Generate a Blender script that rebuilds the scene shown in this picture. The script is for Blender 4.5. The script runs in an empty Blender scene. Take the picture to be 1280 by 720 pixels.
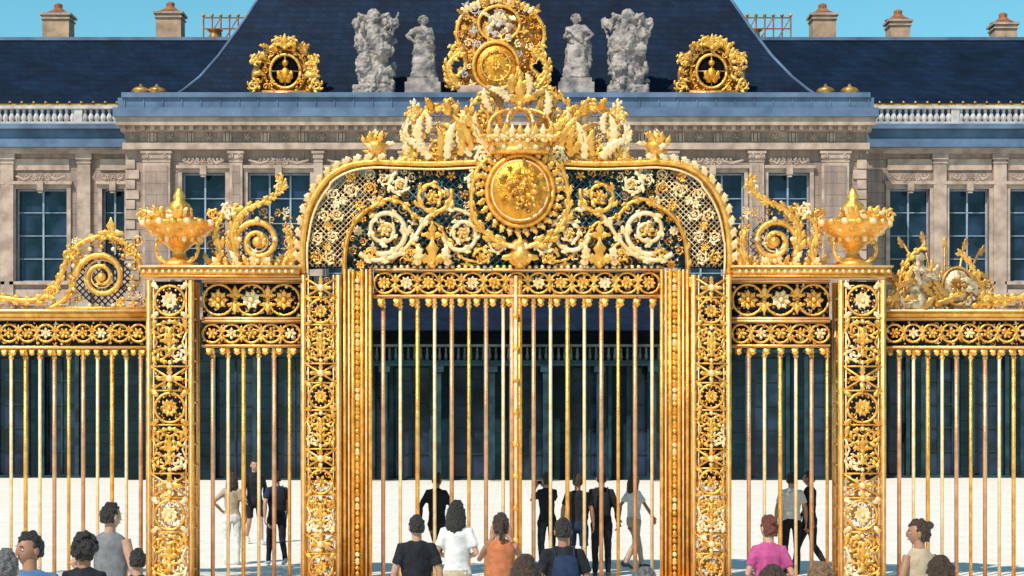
import bpy, math, random
from mathutils import Vector, Matrix, noise
random.seed(11)
scene = bpy.context.scene
pi = math.pi
CAMY, EYE, F = -30.0, 2.6, 2400.0

# ------------------------------------------------------------------ materials
def new_mat(name):
    m = bpy.data.materials.new(name); m.use_nodes = True
    nt = m.node_tree
    return m, nt, nt.nodes, nt.links, nt.nodes['Principled BSDF']

def nmat(name, c1, c2=None, scale=5.0, rough=0.7, metal=0.0, bump=0.0, bscale=30.0, detail=6.0, r2=None, spec=None):
    m, nt, N, L, B = new_mat(name)
    c2 = c2 or tuple(c*0.75 for c in c1)
    geo = N.new('ShaderNodeNewGeometry')
    n = N.new('ShaderNodeTexNoise'); n.inputs['Scale'].default_value = scale; n.inputs['Detail'].default_value = detail
    L.new(geo.outputs['Position'], n.inputs['Vector'])
    r = N.new('ShaderNodeValToRGB')
    r.color_ramp.elements[0].position = 0.35; r.color_ramp.elements[1].position = 0.65
    r.color_ramp.elements[0].color = (*c2, 1); r.color_ramp.elements[1].color = (*c1, 1)
    L.new(n.outputs['Fac'], r.inputs['Fac']); L.new(r.outputs['Color'], B.inputs['Base Color'])
    B.inputs['Metallic'].default_value = metal
    B.inputs['Roughness'].default_value = rough
    if spec is not None: B.inputs['Specular IOR Level'].default_value = spec
    if r2 is not None:
        mr = N.new('ShaderNodeMapRange'); mr.inputs['To Min'].default_value = rough; mr.inputs['To Max'].default_value = r2
        L.new(n.outputs['Fac'], mr.inputs['Value']); L.new(mr.outputs['Result'], B.inputs['Roughness'])
    if bump > 0:
        n2 = N.new('ShaderNodeTexNoise'); n2.inputs['Scale'].default_value = bscale; n2.inputs['Detail'].default_value = 4
        L.new(geo.outputs['Position'], n2.inputs['Vector'])
        b = N.new('ShaderNodeBump'); b.inputs['Strength'].default_value = bump; b.inputs['Distance'].default_value = 0.03
        L.new(n2.outputs['Fac'], b.inputs['Height']); L.new(b.outputs['Normal'], B.inputs['Normal'])
    return m

def course_mat(name, c1, c2, mortar, bw, bh, rough=0.8, msize=0.012, horiz=False, stain=0.3, bump=0.4, spec=0.3, streak=0.0):
    """coursed masonry / slates: brick pattern in world X,Z (or X,Y for paving)"""
    m, nt, N, L, B = new_mat(name)
    geo = N.new('ShaderNodeNewGeometry'); sp = N.new('ShaderNodeSeparateXYZ'); cb = N.new('ShaderNodeCombineXYZ')
    L.new(geo.outputs['Position'], sp.inputs[0]); 
    ad = N.new('ShaderNodeMath'); ad.operation='ADD'
    L.new(sp.outputs['X'], ad.inputs[0])
    if horiz: ad.inputs[1].default_value = 0
    else: L.new(sp.outputs['Y'], ad.inputs[1])
    L.new(ad.outputs[0], cb.inputs['X']); L.new(sp.outputs['Y' if horiz else 'Z'], cb.inputs['Y'])
    br = N.new('ShaderNodeTexBrick')
    br.inputs['Scale'].default_value = 1.0
    br.inputs['Color1'].default_value = (*c1,1); br.inputs['Color2'].default_value = (*c2,1); br.inputs['Mortar'].default_value=(*mortar,1)
    br.inputs['Brick Width'].default_value = bw; br.inputs['Row Height'].default_value = bh
    br.inputs['Mortar Size'].default_value = msize
    L.new(cb.outputs[0], br.inputs['Vector'])
    n = N.new('ShaderNodeTexNoise'); n.inputs['Scale'].default_value = 0.7; n.inputs['Detail'].default_value = 9; n.inputs['Roughness'].default_value=0.7
    L.new(geo.outputs['Position'], n.inputs['Vector'])
    mr = N.new('ShaderNodeMapRange'); mr.inputs['From Min'].default_value=0.3; mr.inputs['From Max'].default_value=0.7
    mr.inputs['To Min'].default_value = 1-stain; mr.inputs['To Max'].default_value = 1+stain*0.4
    L.new(n.outputs['Fac'], mr.inputs['Value'])
    mx = N.new('ShaderNodeVectorMath'); mx.operation='SCALE'
    L.new(br.outputs['Color'], mx.inputs[0]); L.new(mr.outputs['Result'], mx.inputs['Scale'])
    out=mx.outputs[0]
    if streak>0:
        mp=N.new('ShaderNodeMapping'); mp.inputs['Scale'].default_value=(2.6,2.6,0.22); L.new(geo.outputs['Position'],mp.inputs['Vector'])
        n3=N.new('ShaderNodeTexNoise'); n3.inputs['Scale'].default_value=1.0; n3.inputs['Detail'].default_value=7; n3.inputs['Roughness'].default_value=0.65
        L.new(mp.outputs[0],n3.inputs['Vector'])
        rr=N.new('ShaderNodeMapRange'); rr.inputs['From Min'].default_value=0.45; rr.inputs['From Max'].default_value=0.68; rr.inputs['To Min'].default_value=0; rr.inputs['To Max'].default_value=streak
        L.new(n3.outputs['Fac'],rr.inputs['Value'])
        m2=N.new('ShaderNodeMix'); m2.data_type='RGBA'; m2.inputs['B'].default_value=(0.10,0.09,0.10,1)
        L.new(rr.outputs['Result'],m2.inputs['Factor']); L.new(out,m2.inputs['A']); out=m2.outputs['Result']
    L.new(out, B.inputs['Base Color'])
    B.inputs['Roughness'].default_value = rough; B.inputs['Specular IOR Level'].default_value = spec
    b = N.new('ShaderNodeBump'); b.inputs['Strength'].default_value=bump; b.inputs['Distance'].default_value=0.02; b.invert=True
    L.new(br.outputs['Fac'], b.inputs['Height']); L.new(b.outputs['Normal'], B.inputs['Normal'])
    return m

GOLD = nmat('gilding', (1.0,0.53,0.115), (0.72,0.32,0.05), 7, 0.24, 0.72, 0.35, 40, r2=0.45)
PALE = nmat('pale_gilding', (1.0,0.76,0.45), (0.92,0.56,0.22), 9, 0.26, 0.42, 0.3, 45, r2=0.45)
COPPER = nmat('copper_gilding', (0.74,0.38,0.19), (0.54,0.25,0.11), 6, 0.32, 0.5, 0.2, 40)
DEEPG = nmat('deep_gold', (0.92,0.40,0.035), (0.60,0.22,0.02), 7, 0.28, 0.65, 0.5, 30)
OLDG = nmat('weathered_gilding', (0.74,0.38,0.09), (0.28,0.13,0.03), 4, 0.38, 0.55, 0.5, 12)
IRON = nmat('dark_iron_and_backing', (0.018,0.042,0.062), (0.006,0.014,0.026), 8, 0.5, 0.2, spec=0.3)  # also on the sheets added to darken the openwork gaps
BLUEI = nmat('added_back_sheet', (0.045,0.095,0.125), (0.010,0.026,0.042), 5, 0.55, 0.1, 0.3, 20, spec=0.3)  # for the sheet added behind the arch to darken its gaps
TEAL = nmat('teal_glint_iron', (0.16,0.30,0.33), (0.05,0.12,0.15), 14, 0.5, 0.2)  # turquoise glints put into the ironwork as a teal colour
SILVER = nmat('worn_gilding', (0.72,0.54,0.34), (0.24,0.16,0.09), 10, 0.42, 0.4, 0.6, 25)
STONE = course_mat('ashlar_stone', (0.40,0.285,0.23), (0.345,0.243,0.195), (0.19,0.13,0.11), 1.3, 0.48, stain=0.4, streak=0.6)
STONE2 = nmat('carved_stone', (0.48,0.355,0.285), (0.28,0.20,0.16), 2.0, 0.85, 0, 0.4, 8, detail=9)
STATUE = nmat('statue_stone', (0.42,0.35,0.31), (0.12,0.11,0.12), 2.6, 0.85, 0, 0.8, 9, detail=9)
LEAD = nmat('lead_cladding', (0.10,0.165,0.27), (0.045,0.08,0.15), 0.9, 0.6, 0.0, 0.3, 5, detail=8)
SLATE = course_mat('roof_slate', (0.005,0.017,0.044), (0.003,0.011,0.030), (0.002,0.007,0.018), 0.45, 0.28, rough=0.65, stain=0.6, bump=0.5, spec=0.13)
DARKW = course_mat('ground_floor_painted_shade', (0.009,0.026,0.034), (0.006,0.019,0.026), (0.003,0.009,0.012), 1.3, 0.5, stain=0.6, spec=0.1)  # lower storey wall with its shade put into the stone colour
DARKP = nmat('trim_painted_shade', (0.022,0.058,0.072), (0.008,0.022,0.030), 1.5, 0.6, detail=8, spec=0.15)  # lower storey trim and porch parts, shade painted into the colour
VOID = nmat('interior_dark', (0.004,0.006,0.009), (0.002,0.003,0.005), 1, 0.9, spec=0.05)
WFRAME = nmat('window_paint', (0.30,0.36,0.45), (0.17,0.22,0.30), 3, 0.6)
BALU = nmat('baluster_stone', (0.55,0.51,0.49), (0.34,0.31,0.31), 3, 0.8)
BALD = nmat('dim_balcony_stone', (0.15,0.16,0.16), (0.05,0.06,0.065), 1.2, 0.8)  # balcony stone, dimmed in its base colour
CHIM = nmat('chimney_render', (0.52,0.34,0.22), (0.28,0.18,0.12), 1.5, 0.85, 0, 0.3, 6)
RUST = nmat('painted_ironwork', (0.40,0.15,0.06), (0.22,0.08,0.04), 4, 0.6, 0.2)

def glass_mat():
    m, nt, N, L, B = new_mat('window_glass')
    geo = N.new('ShaderNodeNewGeometry'); n = N.new('ShaderNodeTexNoise'); n.inputs['Scale'].default_value=0.9
    L.new(geo.outputs['Position'], n.inputs['Vector'])
    r = N.new('ShaderNodeValToRGB'); r.color_ramp.elements[0].position=0.4; r.color_ramp.elements[1].position=0.62
    r.color_ramp.elements[0].color=(0.003,0.010,0.022,1); r.color_ramp.elements[1].color=(0.018,0.035,0.075,1)
    L.new(n.outputs['Fac'], r.inputs['Fac']); L.new(r.outputs['Color'], B.inputs['Base Color'])
    B.inputs['Roughness'].default_value=0.1; B.inputs['Specular IOR Level'].default_value=0.3
    b=N.new('ShaderNodeBump'); b.inputs['Strength'].default_value=0.3; L.new(n.outputs['Fac'], b.inputs['Height']); L.new(b.outputs['Normal'], B.inputs['Normal'])
    return m
GLASS = glass_mat()
PAVE = course_mat('pale_paving', (0.80,0.75,0.67), (0.77,0.72,0.64), (0.68,0.63,0.56), 1.1, 0.7, rough=0.85, msize=0.02, horiz=True, stain=0.10, bump=0.2)

# ------------------------------------------------------------------ mesh builder
class MB:
    """mesh builder working in image pixels on a plane at depth y (s pixels per metre)"""
    def __init__(self, s=80.0, y=0.0):
        self.v=[]; self.f=[]; self.m=[]; self.mats=[]; self.s=s; self.y=y; self.cm=0
    def use(self, mat):
        if mat not in self.mats: self.mats.append(mat)
        self.cm=self.mats.index(mat); return self
    def P(self, px, py, dy=0.0):
        return Vector(((px-640.0)/self.s, self.y+dy, EYE+(523.0-py)/self.s))
    def add(self, vs, fs):
        o=len(self.v); self.v.extend([tuple(a) for a in vs])
        for f in fs: self.f.append([i+o for i in f]); self.m.append(self.cm)
    def wbox(self, x0,x1,y0,y1,z0,z1):
        vs=[(x,y,z) for z in (z0,z1) for y in (y0,y1) for x in (x0,x1)]
        self.add(vs,[(0,2,3,1),(4,5,7,6),(0,1,5,4),(2,6,7,3),(1,3,7,5),(0,4,6,2)])
    def box(self, px0,px1,py0,py1,dy=0.0,depth=0.1):
        a=self.P(px0,py1,dy); b=self.P(px1,py0,dy)
        self.wbox(a.x,b.x,a.y,a.y+depth,a.z,b.z)
    def tube(self, pts, rad, n=6, up=Vector((0,1,0)), flat=1.0):
        k=len(pts); vs=[]
        pts=[Vector(p) for p in pts]
        for i,p in enumerate(pts):
            t=(pts[min(i+1,k-1)]-pts[max(i-1,0)])
            if t.length<1e-9: t=Vector((0,0,1))
            t.normalize(); b=up-t*up.dot(t)
            if b.length<0.05:
                b=Vector((1,0,0))-t*t.x
                if b.length<0.05: b=Vector((0,0,1))-t*t.z
            b.normalize(); a=t.cross(b)
            r=rad[i] if isinstance(rad,(list,tuple)) else rad
            ra,rb=(r if isinstance(r,(tuple,list)) else (r,r*flat))
            for j in range(n):
                q=2*pi*j/n; vs.append(p+a*(math.cos(q)*ra)+b*(math.sin(q)*rb))
        fs=[]
        for i in range(k-1):
            for j in range(n):
                fs.append((i*n+j,i*n+(j+1)%n,(i+1)*n+(j+1)%n,(i+1)*n+j))
        fs.append(tuple(range(n-1,-1,-1))); fs.append(tuple((k-1)*n+j for j in range(n)))
        self.add(vs,fs)
    def ell(self, c, rx, ry, rz, nu=10, nv=6):
        c=Vector(c); vs=[c+Vector((0,0,rz))]; fs=[]
        for i in range(1,nv):
            a=pi*i/nv
            for j in range(nu):
                b=2*pi*j/nu
                vs.append(c+Vector((rx*math.sin(a)*math.cos(b), ry*math.sin(a)*math.sin(b), rz*math.cos(a))))
        vs.append(c-Vector((0,0,rz)))
        for j in range(nu): fs.append((0,1+j,1+(j+1)%nu))
        for i in range(nv-2):
            for j in range(nu):
                a=1+i*nu+j; b=1+i*nu+(j+1)%nu; fs.append((a,a+nu,b+nu,b))
        l=len(vs)-1; o=1+(nv-2)*nu
        for j in range(nu): fs.append((l,o+(j+1)%nu,o+j))
        self.add(vs,fs)
    def lathe(self, prof, c, n=16, sx=1.0, sy=1.0):
        c=Vector(c); vs=[]; fs=[]
        for r,z in prof:
            for j in range(n):
                a=2*pi*j/n; vs.append(c+Vector((r*sx*math.cos(a), r*sy*math.sin(a), z)))
        for i in range(len(prof)-1):
            for j in range(n): fs.append((i*n+j,i*n+(j+1)%n,(i+1)*n+(j+1)%n,(i+1)*n+j))
        fs.append(tuple(range(n-1,-1,-1))); fs.append(tuple((len(prof)-1)*n+j for j in range(n)))
        self.add(vs,fs)
    # ---- ornament (image pixels)
    def bead(self, px,py,r,dy=0.0,flat=0.8,n=8):
        R=r/self.s; self.ell(self.P(px,py,dy),R,R*flat,R,n,5)
    def ring(self, px,py,r,w,dy=0.0,ry=None,n=20,flat=1.0):
        ry=ry or r; c=[self.P(px+r*math.cos(2*pi*i/n),py+ry*math.sin(2*pi*i/n),dy) for i in range(n+1)]
        self.tube(c,w/self.s,5,flat=flat)
    def line(self, pts, w, dy=0.0, n=6, flat=1.0):
        self.tube([self.P(p[0],p[1],dy) for p in pts], [a/self.s for a in w] if isinstance(w,(list,tuple)) else w/self.s, n, flat=flat)
    def leaf(self, px,py,ang,L,W,bend=0.0,dy=0.0,n=7,h=None):
        """acanthus leaf with folded spine, serrated rim; ang deg (90 = up)"""
        h=h if h is not None else W*0.45
        vs=[];fs=[]; a=math.radians(ang); x,y=px,py; st=L/n
        for i in range(n+1):
            t=i/n
            w=W*(math.sin(pi*min(1,t*0.86+0.12))**0.8)*(1+0.28*(1 if i%2 else -1)*(0 if i in(0,n) else 1))*0.5
            if i==n: w=W*0.04
            nx,ny=-math.sin(a),-math.cos(a)
            lift=-(0.25+math.sin(pi*t)*0.6)*h/self.s
            for k,(o,d) in enumerate(((-1,0.0),(-0.5,1.0),(0,0.45),(0.5,1.0),(1,0.0))):
                vs.append(self.P(x+nx*o*w,y+ny*o*w,dy+lift*d*1.0 - math.sin(t*pi*0.5)**2*h*0.6/self.s))
            x+=math.cos(a)*st; y-=math.sin(a)*st; a+=math.radians(bend)/n
        for i in range(n):
            for k in range(4):
                q=i*5+k; fs.append((q,q+1,q+6,q+5))
        self.add(vs,fs)
    def rosette(self, px,py,r,petals=6,dy=0.0,rot=0):
        for i in range(petals):
            a=rot+360.0*i/petals
            self.leaf(px+math.cos(math.radians(a))*r*0.15,py-math.sin(math.radians(a))*r*0.15,a,r*0.85,r*0.5,0,dy,5)
        self.bead(px,py,r*0.27,dy-0.25*r/self.s)
    def fleur(self, px,py,s,dy=0.0,ang=90):
        self.leaf(px,py,ang,s,s*0.42,0,dy,5)
        for sg in (-1,1): self.leaf(px,py,ang+sg*35,s*0.75,s*0.32,sg*95,dy,6)
        self.bead(px,py,s*0.14,dy-0.02)
    def vine(self, pts, w0, w1, leaf=0, step=5, side=1, dy=0.0, flat=1.0, both=False):
        k=len(pts); self.line(pts,[w0+(w1-w0)*i/(k-1) for i in range(k)],dy,6,flat)
        if leaf:
            for i in range(2,k-2,step):
                dx=pts[i+1][0]-pts[i-1][0]; dyy=-(pts[i+1][1]-pts[i-1][1])
                a=math.degrees(math.atan2(dyy,dx)); q=leaf*(0.75+0.5*random.random())*(1-0.45*i/k)
                for sd in ((side,-side) if both else (side,)):
                    self.leaf(pts[i][0],pts[i][1],a+sd*48,q,q*0.5,-sd*70,dy-0.012,6)
    def spiral(self, cx,cy,r0,r1,a0,turns,n=30):
        out=[]
        for i in range(n+1):
            t=i/n; a=math.radians(a0)+2*pi*turns*t; r=r0+(r1-r0)*(t**0.85)
            out.append((cx+r*math.cos(a),cy-r*math.sin(a)))
        return out
    def volute(self, cx,cy,r,a0,turns,w=3,leaf=0,dy=0.0,side=None,both=False):
        p=self.spiral(cx,cy,r,r*0.12,a0,turns,int(16+14*abs(turns)))
        s=side if side is not None else (-1 if turns>0 else 1)
        self.vine(p,w,w*0.45,leaf,4,s,dy,both=both); self.bead(cx,cy,max(r*0.17,w*0.6),dy-0.01)
    def pack(self, inside, bb, rmax, rmin, tries=900, dy=0.0, mats=(None,), seed=1, gap=0.6, jit=0.04):
        rn=random.Random(seed); cs=[]
        for k in range(tries):
            R=rmax+(rmin-rmax)*min(1,k/(tries*0.8))
            x=rn.uniform(bb[0],bb[1]); y=rn.uniform(bb[2],bb[3])
            if not inside(x,y): continue
            if any((x-c[0])**2+(y-c[1])**2 < (R+c[2]-gap)**2 for c in cs): continue
            cs.append((x,y,R))
        for x,y,R in cs:
            self.use(rn.choice(mats)); d=dy+rn.uniform(-jit,jit); q=rn.random()
            if R<3.6 and q<0.6: self.bead(x,y,R*0.7,d)
            elif q<0.56:
                tr=rn.choice((-1.3,1.3)); self.volute(x,y,R*0.95,rn.uniform(0,360),tr,max(1.0,R*0.17),R*0.6 if R>5 else 0,d)
            elif q<0.66: self.rosette(x,y,R,rn.choice((5,6,8)),d,rn.uniform(0,60))
            elif q<0.78: self.ring(x,y,R*0.85,R*0.15,d,n=12); self.bead(x,y,R*0.35,d)
            else: self.fleur(x,y+R*0.7,R*1.7,d,90+rn.uniform(-50,50))
    def mirror(self, cx):
        X=(cx-640.0)/self.s; o=len(self.v)
        self.v.extend([(2*X-a[0],a[1],a[2]) for a in list(self.v)])
        self.f.extend([[i+o for i in reversed(f)] for f in list(self.f)]); self.m.extend(list(self.m))
    def build(self, name, parent=None, smooth=True, loc=None):
        me=bpy.data.meshes.new(name); me.from_pydata(self.v,[],self.f)
        for mt in self.mats: me.materials.append(mt)
        me.polygons.foreach_set('material_index',self.m)
        me.polygons.foreach_set('use_smooth',[smooth]*len(self.f))
        me.update()
        ob=bpy.data.objects.new(name,me); scene.collection.objects.link(ob)
        if parent: ob.parent=parent
        return ob

def empty(name, loc=(0,0,0)):
    e=bpy.data.objects.new(name,None); e.empty_display_size=0.3; e.location=loc; scene.collection.objects.link(e); return e

# ------------------------------------------------------------------ ground
g=MB(); g.use(PAVE); S=900
g.add([(-S,-S,0),(S,-S,0),(S,S,0),(-S,S,0)],[(0,1,2,3)]); g.build('ground',smooth=False)

# ================================================================== GATE
gate=empty('gilded_gate')
CX=645
def pillar(mb, x0, x1, y0, y1, depth=0.55, edge=4.5, seed=1):
    """square openwork pillar: four corner posts, ornament panels on front and back, added dark sheet core that darkens the gaps"""
    cx=(x0+x1)/2; hw=(x1-x0)/2-edge*1.6
    mb.use(IRON); mb.box(x0+edge*1.2,x1-edge*1.2,y0,600,-0.03,0.06)
    for fi,dy in enumerate((-depth/2, depth/2-0.06)):
        mb.use(GOLD)
        for x in (x0,x1-edge*1.5): mb.box(x,x+edge*1.5,y0,y1,dy,0.07)
        mb.use(PALE)
        for x in (x0+edge*0.75,x1-edge*0.75): mb.line([(x,y0),(x,y1)],1.4,dy-0.003,6)
        for x in (x0+edge*2.1,x1-edge*2.1): mb.line([(x,y0),(x,y1)],1.0,dy+0.01,5)
        y=y0+4; k=seed%3; rn=random.Random(seed)
        while y<y1-4:
            h=hw*2.0
            if k%3==0:
                h=hw*1.9; c=y+h/2; mb.use(GOLD); mb.ring(cx,c,hw*0.82,1.9,dy,n=20); mb.use(PALE if rn.random()<0.35 else GOLD); mb.rosette(cx,c,hw*0.5,rn.choice((6,8,10)),dy-0.01,rn.uniform(0,40))
                for q in range(12):
                    a=2*pi*q/12; mb.bead(cx+hw*.66*math.cos(a),c+hw*.66*math.sin(a),1.3,dy-0.01)
                for sx in (-1,1):
                    for sy in (-1,1): mb.leaf(cx+sx*hw*0.98,c+sy*hw*0.98,math.degrees(math.atan2(sy,-sx)),hw*0.5,hw*0.3,0,dy,4)
            elif k%3==1:
                h=hw*2.7; c=y+h/2
                for sx in (-1,1):
                    mb.use(GOLD); mb.volute(cx+sx*hw*0.48,c-h*0.22,hw*0.47,90-sx*90,sx*1.4,1.9,hw*0.45,dy)
                    mb.use(PALE if rn.random()<0.5 else GOLD); mb.volute(cx+sx*hw*0.48,c+h*0.22,hw*0.47,90-sx*90,-sx*1.4,1.9,hw*0.45,dy)
                    mb.line([(cx+sx*hw*0.95,c-h*0.22),(cx+sx*hw*0.7,c),(cx+sx*hw*0.95,c+h*0.22)],1.5,dy)
                mb.use(GOLD); mb.fleur(cx,c+3,hw*0.85,dy-0.02); mb.fleur(cx,c+5,hw*0.65,dy-0.02,270)
                mb.use(PALE); mb.bead(cx,c-h*0.42,3.0,dy); mb.bead(cx,c+h*0.42,3.0,dy)
            else:
                h=hw*1.35; c=y+h/2; mb.use(GOLD)
                mb.line([(cx-hw,y+1),(cx+hw,y+h-1)],1.5,dy); mb.line([(cx+hw,y+1),(cx-hw,y+h-1)],1.5,dy)
                mb.use(PALE); mb.bead(cx,c,4.6,dy-0.02)
                mb.use(GOLD)
                for a in (0,90,180,270): mb.leaf(cx+math.cos(math.radians(a))*4,c-math.sin(math.radians(a))*4,a,hw*0.58,hw*0.3,0,dy-0.01,4)
            y+=h; mb.use(GOLD); mb.line([(cx-hw-2,y),(cx+hw+2,y)],1.2,dy,5); k+=1
        if fi==0: mb.pack(lambda x,y:True,(cx-hw,cx+hw,y0+6,y1-4),4.6,2.0,1100,dy+0.035,(GOLD,OLDG,PALE,DEEPG),seed+40,gap=-0.9,jit=0.015)
    mb.use(GOLD); y=y0+20
    while y<y1:
        for x in (x0+1.5,x1-3.5): mb.box(x,x+2,y,y+2.5,-depth/2+0.07,depth-0.13)
        y+=26

def moulding(mb,x0,x1,yc,w,dy=-0.3,depth=0.6):
    mb.use(GOLD); mb.box(x0,x1,yc-w,yc+w,dy,depth)
    mb.use(PALE); mb.box(x0-1.5,x1+1.5,yc-w-2.2,yc-w,dy-0.04,depth+0.08)
    mb.use(GOLD); mb.box(x0-0.8,x1+0.8,yc+w,yc+w+1.6,dy-0.02,depth+0.04)
    x=x0+4
    while x<x1-2: mb.use(PALE); mb.bead(x,yc,2.4,dy-0.005); x+=8

BASE=730
m=MB(80,0)
pillar(m,187,246,352,BASE-8,0.6,seed=3)
pillar(m,378,428,345,BASE-8,0.5,seed=5)
m.use(GOLD); m.box(183,250,BASE-8,BASE,-0.38,0.76); m.box(374,466,BASE-8,BASE,-0.34,0.68)
m.use(DEEPG); m.box(434,462,340,BASE-8,-0.16,0.32)
m.use(GOLD)
for x in (432,442.5,453.5,464): m.line([(x,338),(x,BASE-8)],2.3,-0.18,8)
m.use(PALE)
for x in (437.4,459): m.line([(x,338),(x,BASE-8)],1.2,-0.19,6)
for y in range(352,715,17):
    m.use(PALE if (y//17)%4==0 else GOLD); m.bead(448,y,3.2,-0.18); m.leaf(448,y+13,90,9,6,0,-0.17,4)
moulding(m,180,376,341,5)
m.mirror(CX)
m.build('pillars',gate)

# --- bars
m=MB(80,0)
def bars(x0,x1,n,ytop):
    for i in range(n):
        x=x0+(x1-x0)*i/(n-1)
        m.use((COPPER,PALE,GOLD,PALE,COPPER,GOLD)[i%6]); r=(2.6 if i%2==0 else 2.1)
        m.line([(x,ytop),(x,BASE-8)],r,0.0,8)
        m.use(GOLD); m.bead(x,ytop+9,3.4,0); m.leaf(x,ytop+7,90,9,6,0,-0.02,4)
bars(479,629,8,374); bars(667,815,8,374)
bars(266,362,6,436); bars(936,1034,6,436)
bars(-112,176,17,438); bars(1124,1410,17,438)
m.use(COPPER); m.box(637,643.5,345,BASE-6,-0.06,0.12); m.use(GOLD); m.box(646,652.5,345,BASE-6,-0.06,0.12)
m.use(PALE); m.line([(644.8,345),(644.8,BASE-6)],2.2,-0.08,8)
for y in range(395,720,40): m.use(GOLD); m.bead(644.8,y,4.5,-0.08)
m.use(GOLD)
for a,b in ((-120,183),(250,374),(466,824),(916,1040),(1107,1420)): m.box(a,b,BASE-8,BASE-2,-0.05,0.1)
m.build('bars',gate)

# --- friezes
m=MB(80,0)
def frieze(x0,x1,y0,y1,n,dy=-0.02,seed=0,rows=1):
    m.use(IRON); m.box(x0,x1,y0+4,y1-4,dy+0.06,0.02)  # added dark sheet, darkens the gaps of the frieze
    for d in (dy,dy+0.14):
        m.use(GOLD); m.box(x0,x1,y0,y0+3.4,d-0.05,0.08); m.box(x0,x1,y1-3.4,y1,d-0.05,0.08)
        m.use(PALE); m.line([(x0,y0+1.7),(x1,y0+1.7)],0.9,d-0.055,5); m.line([(x0,y1-1.7),(x1,y1-1.7)],0.9,d-0.055,5)
    rh=(y1-y0-8)/rows
    for r in range(rows):
        cy=y0+4+rh*(r+0.5); nn=n*(r+1) if rows>1 else n
        w=(x1-x0)/nn
        for i in range(nn):
            cx=x0+w*(i+0.5); R=min(w,rh)*0.47
            m.use(GOLD); m.ring(cx,cy,R,1.8 if R>9 else 1.4,dy,n=16)
            m.use(PALE if (i+r)%3==1 else GOLD); m.rosette(cx,cy,R*0.66,8 if R>12 else 6,dy-0.02,30*(i%2))
            m.use(GOLD)
            if i<nn-1:
                m.fleur(cx+w/2,cy-R*0.1,R*0.85,dy,90); m.fleur(cx+w/2,cy+R*0.1,R*0.85,dy,270)
            if w>2.6*R:
                for sx in (-1,1): m.volute(cx+sx*(R+ (w/2-R)*0.5),cy,(w/2-R)*0.5,90,sx*1.2,1.3,0,dy)
    m.pack(lambda x,y:True,(x0+2,x1-2,y0+6,y1-6),3.6,1.8,int((x1-x0)*5),dy+0.03,(GOLD,OLDG,PALE),int(abs(x0)),gap=-0.9,jit=0.008)
frieze(467,825,336,372,13)
m.use(PALE)
for i in range(45): m.bead(470+i*8,334,2.6,-0.06)
m.use(GOLD)
for i in range(18): m.leaf(476+i*20,372,270,12,9,0,-0.03,4)
def twofr(x0,x1):
    frieze(x0,x1,350,400,3); 
    frieze(x0,x1,400,434,5)
    m.use(GOLD)
    for i in range(7): m.leaf(x0+(x1-x0)*(i+0.5)/7,434,270,10,9,0,-0.03,4)
twofr(253,376); twofr(914,1037)
for x0,x1 in ((-115,185),(1106,1410)):
    frieze(x0,x1,397,436,13)
    m.use(GOLD); m.box(x0,x1,390,397,-0.12,0.26); m.use(PALE); m.box(x0,x1,387.6,390,-0.15,0.32)
    m.use(GOLD)
    for i in range(26): m.leaf(x0+(x1-x0)*(i+0.5)/26,436,270,9,8,0,-0.03,4)
m.build('friezes',gate)

# --- arched overthrow
m=MB(80,0)
arch=[(380,345),(379,318),(381,290),(387,262),(399,238),(416,219),(438,208),(465,204),(500,205),(545,206),(595,204),(645,202)]
inner=[(431,345),(432,318),(436,296),(446,276),(462,262)]
def smooth_pts(p,k=4):
    out=[]
    for i in range(len(p)-1):
        a=p[max(i-1,0)];b=p[i];c=p[i+1];d=p[min(i+2,len(p)-1)]
        for j in range(k):
            t=j/k
            out.append(tuple(0.5*((2*b[q])+(-a[q]+c[q])*t+(2*a[q]-5*b[q]+4*c[q]-d[q])*t*t+(-a[q]+3*b[q]-3*c[q]+d[q])*t**3) for q in (0,1)))
    out.append(p[-1]); return out
def prism(mb,pts,dy,dep):
    n=len(pts); vs=[mb.P(x,y,dy) for x,y in pts]+[mb.P(x,y,dy+dep) for x,y in pts]
    mb.add(vs,[tuple(range(n-1,-1,-1)),tuple(range(n,2*n))]+[(i,(i+1)%n,n+(i+1)%n,n+i) for i in range(n)])
A=smooth_pts(arch)
m.use(GOLD); m.line(A,3.8,-0.12,8); m.line(A,3.6,0.18,8)
m.use(PALE); m.line([(x+ (6 if y>225 else 3),y+(7 if y<300 else 0)) for x,y in A],1.5,-0.14,6)
for i,(x,y) in enumerate(A):
    m.use(PALE if i%2 else GOLD); m.bead(x-(4 if y>225 else 0),y-(5 if y<300 else 0),2.8,-0.1)
I=smooth_pts(inner); m.use(GOLD); m.line(I,3.0,-0.12,8); m.vine(I,2.0,1.5,10,3,1,-0.16)
def in_arch(x,y):
    if x<379 or y>334: return False
    bx=min(A,key=lambda p:abs(p[1]-y))[0] if y>212 else 465
    top=min(A,key=lambda p:abs(p[0]-x))[1] if x>400 else 0
    return x>bx+5 and y>top+8
def in_inner(x,y):
    if x<436: return False
    bx=min(I,key=lambda p:abs(p[1]-y))[0] if y>262 else 462
    return x>bx+3 and y>262
def lattice(mb,x0,x1,y0,y1,st,w,inside,dy):
    for sg in (1,-1):
        c=-400
        while c<1200:
            seg=[]
            x=x0
            while x<=x1:
                y=c+sg*(x-x0)
                if y0<=y<=y1 and inside(x,y): seg.append((x,y))
                else:
                    if len(seg)>2: mb.line([seg[0],seg[-1]],w,dy,4)
                    seg=[]
                x+=1.5
            if len(seg)>2: mb.line([seg[0],seg[-1]],w,dy,4)
            c+=st
haunch=lambda x,y: in_arch(x,y) and not in_inner(x,y) and not(x>432 and y>300)
m.use(PALE); lattice(m,380,470,205,345,7,0.6,haunch,-0.02)
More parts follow.
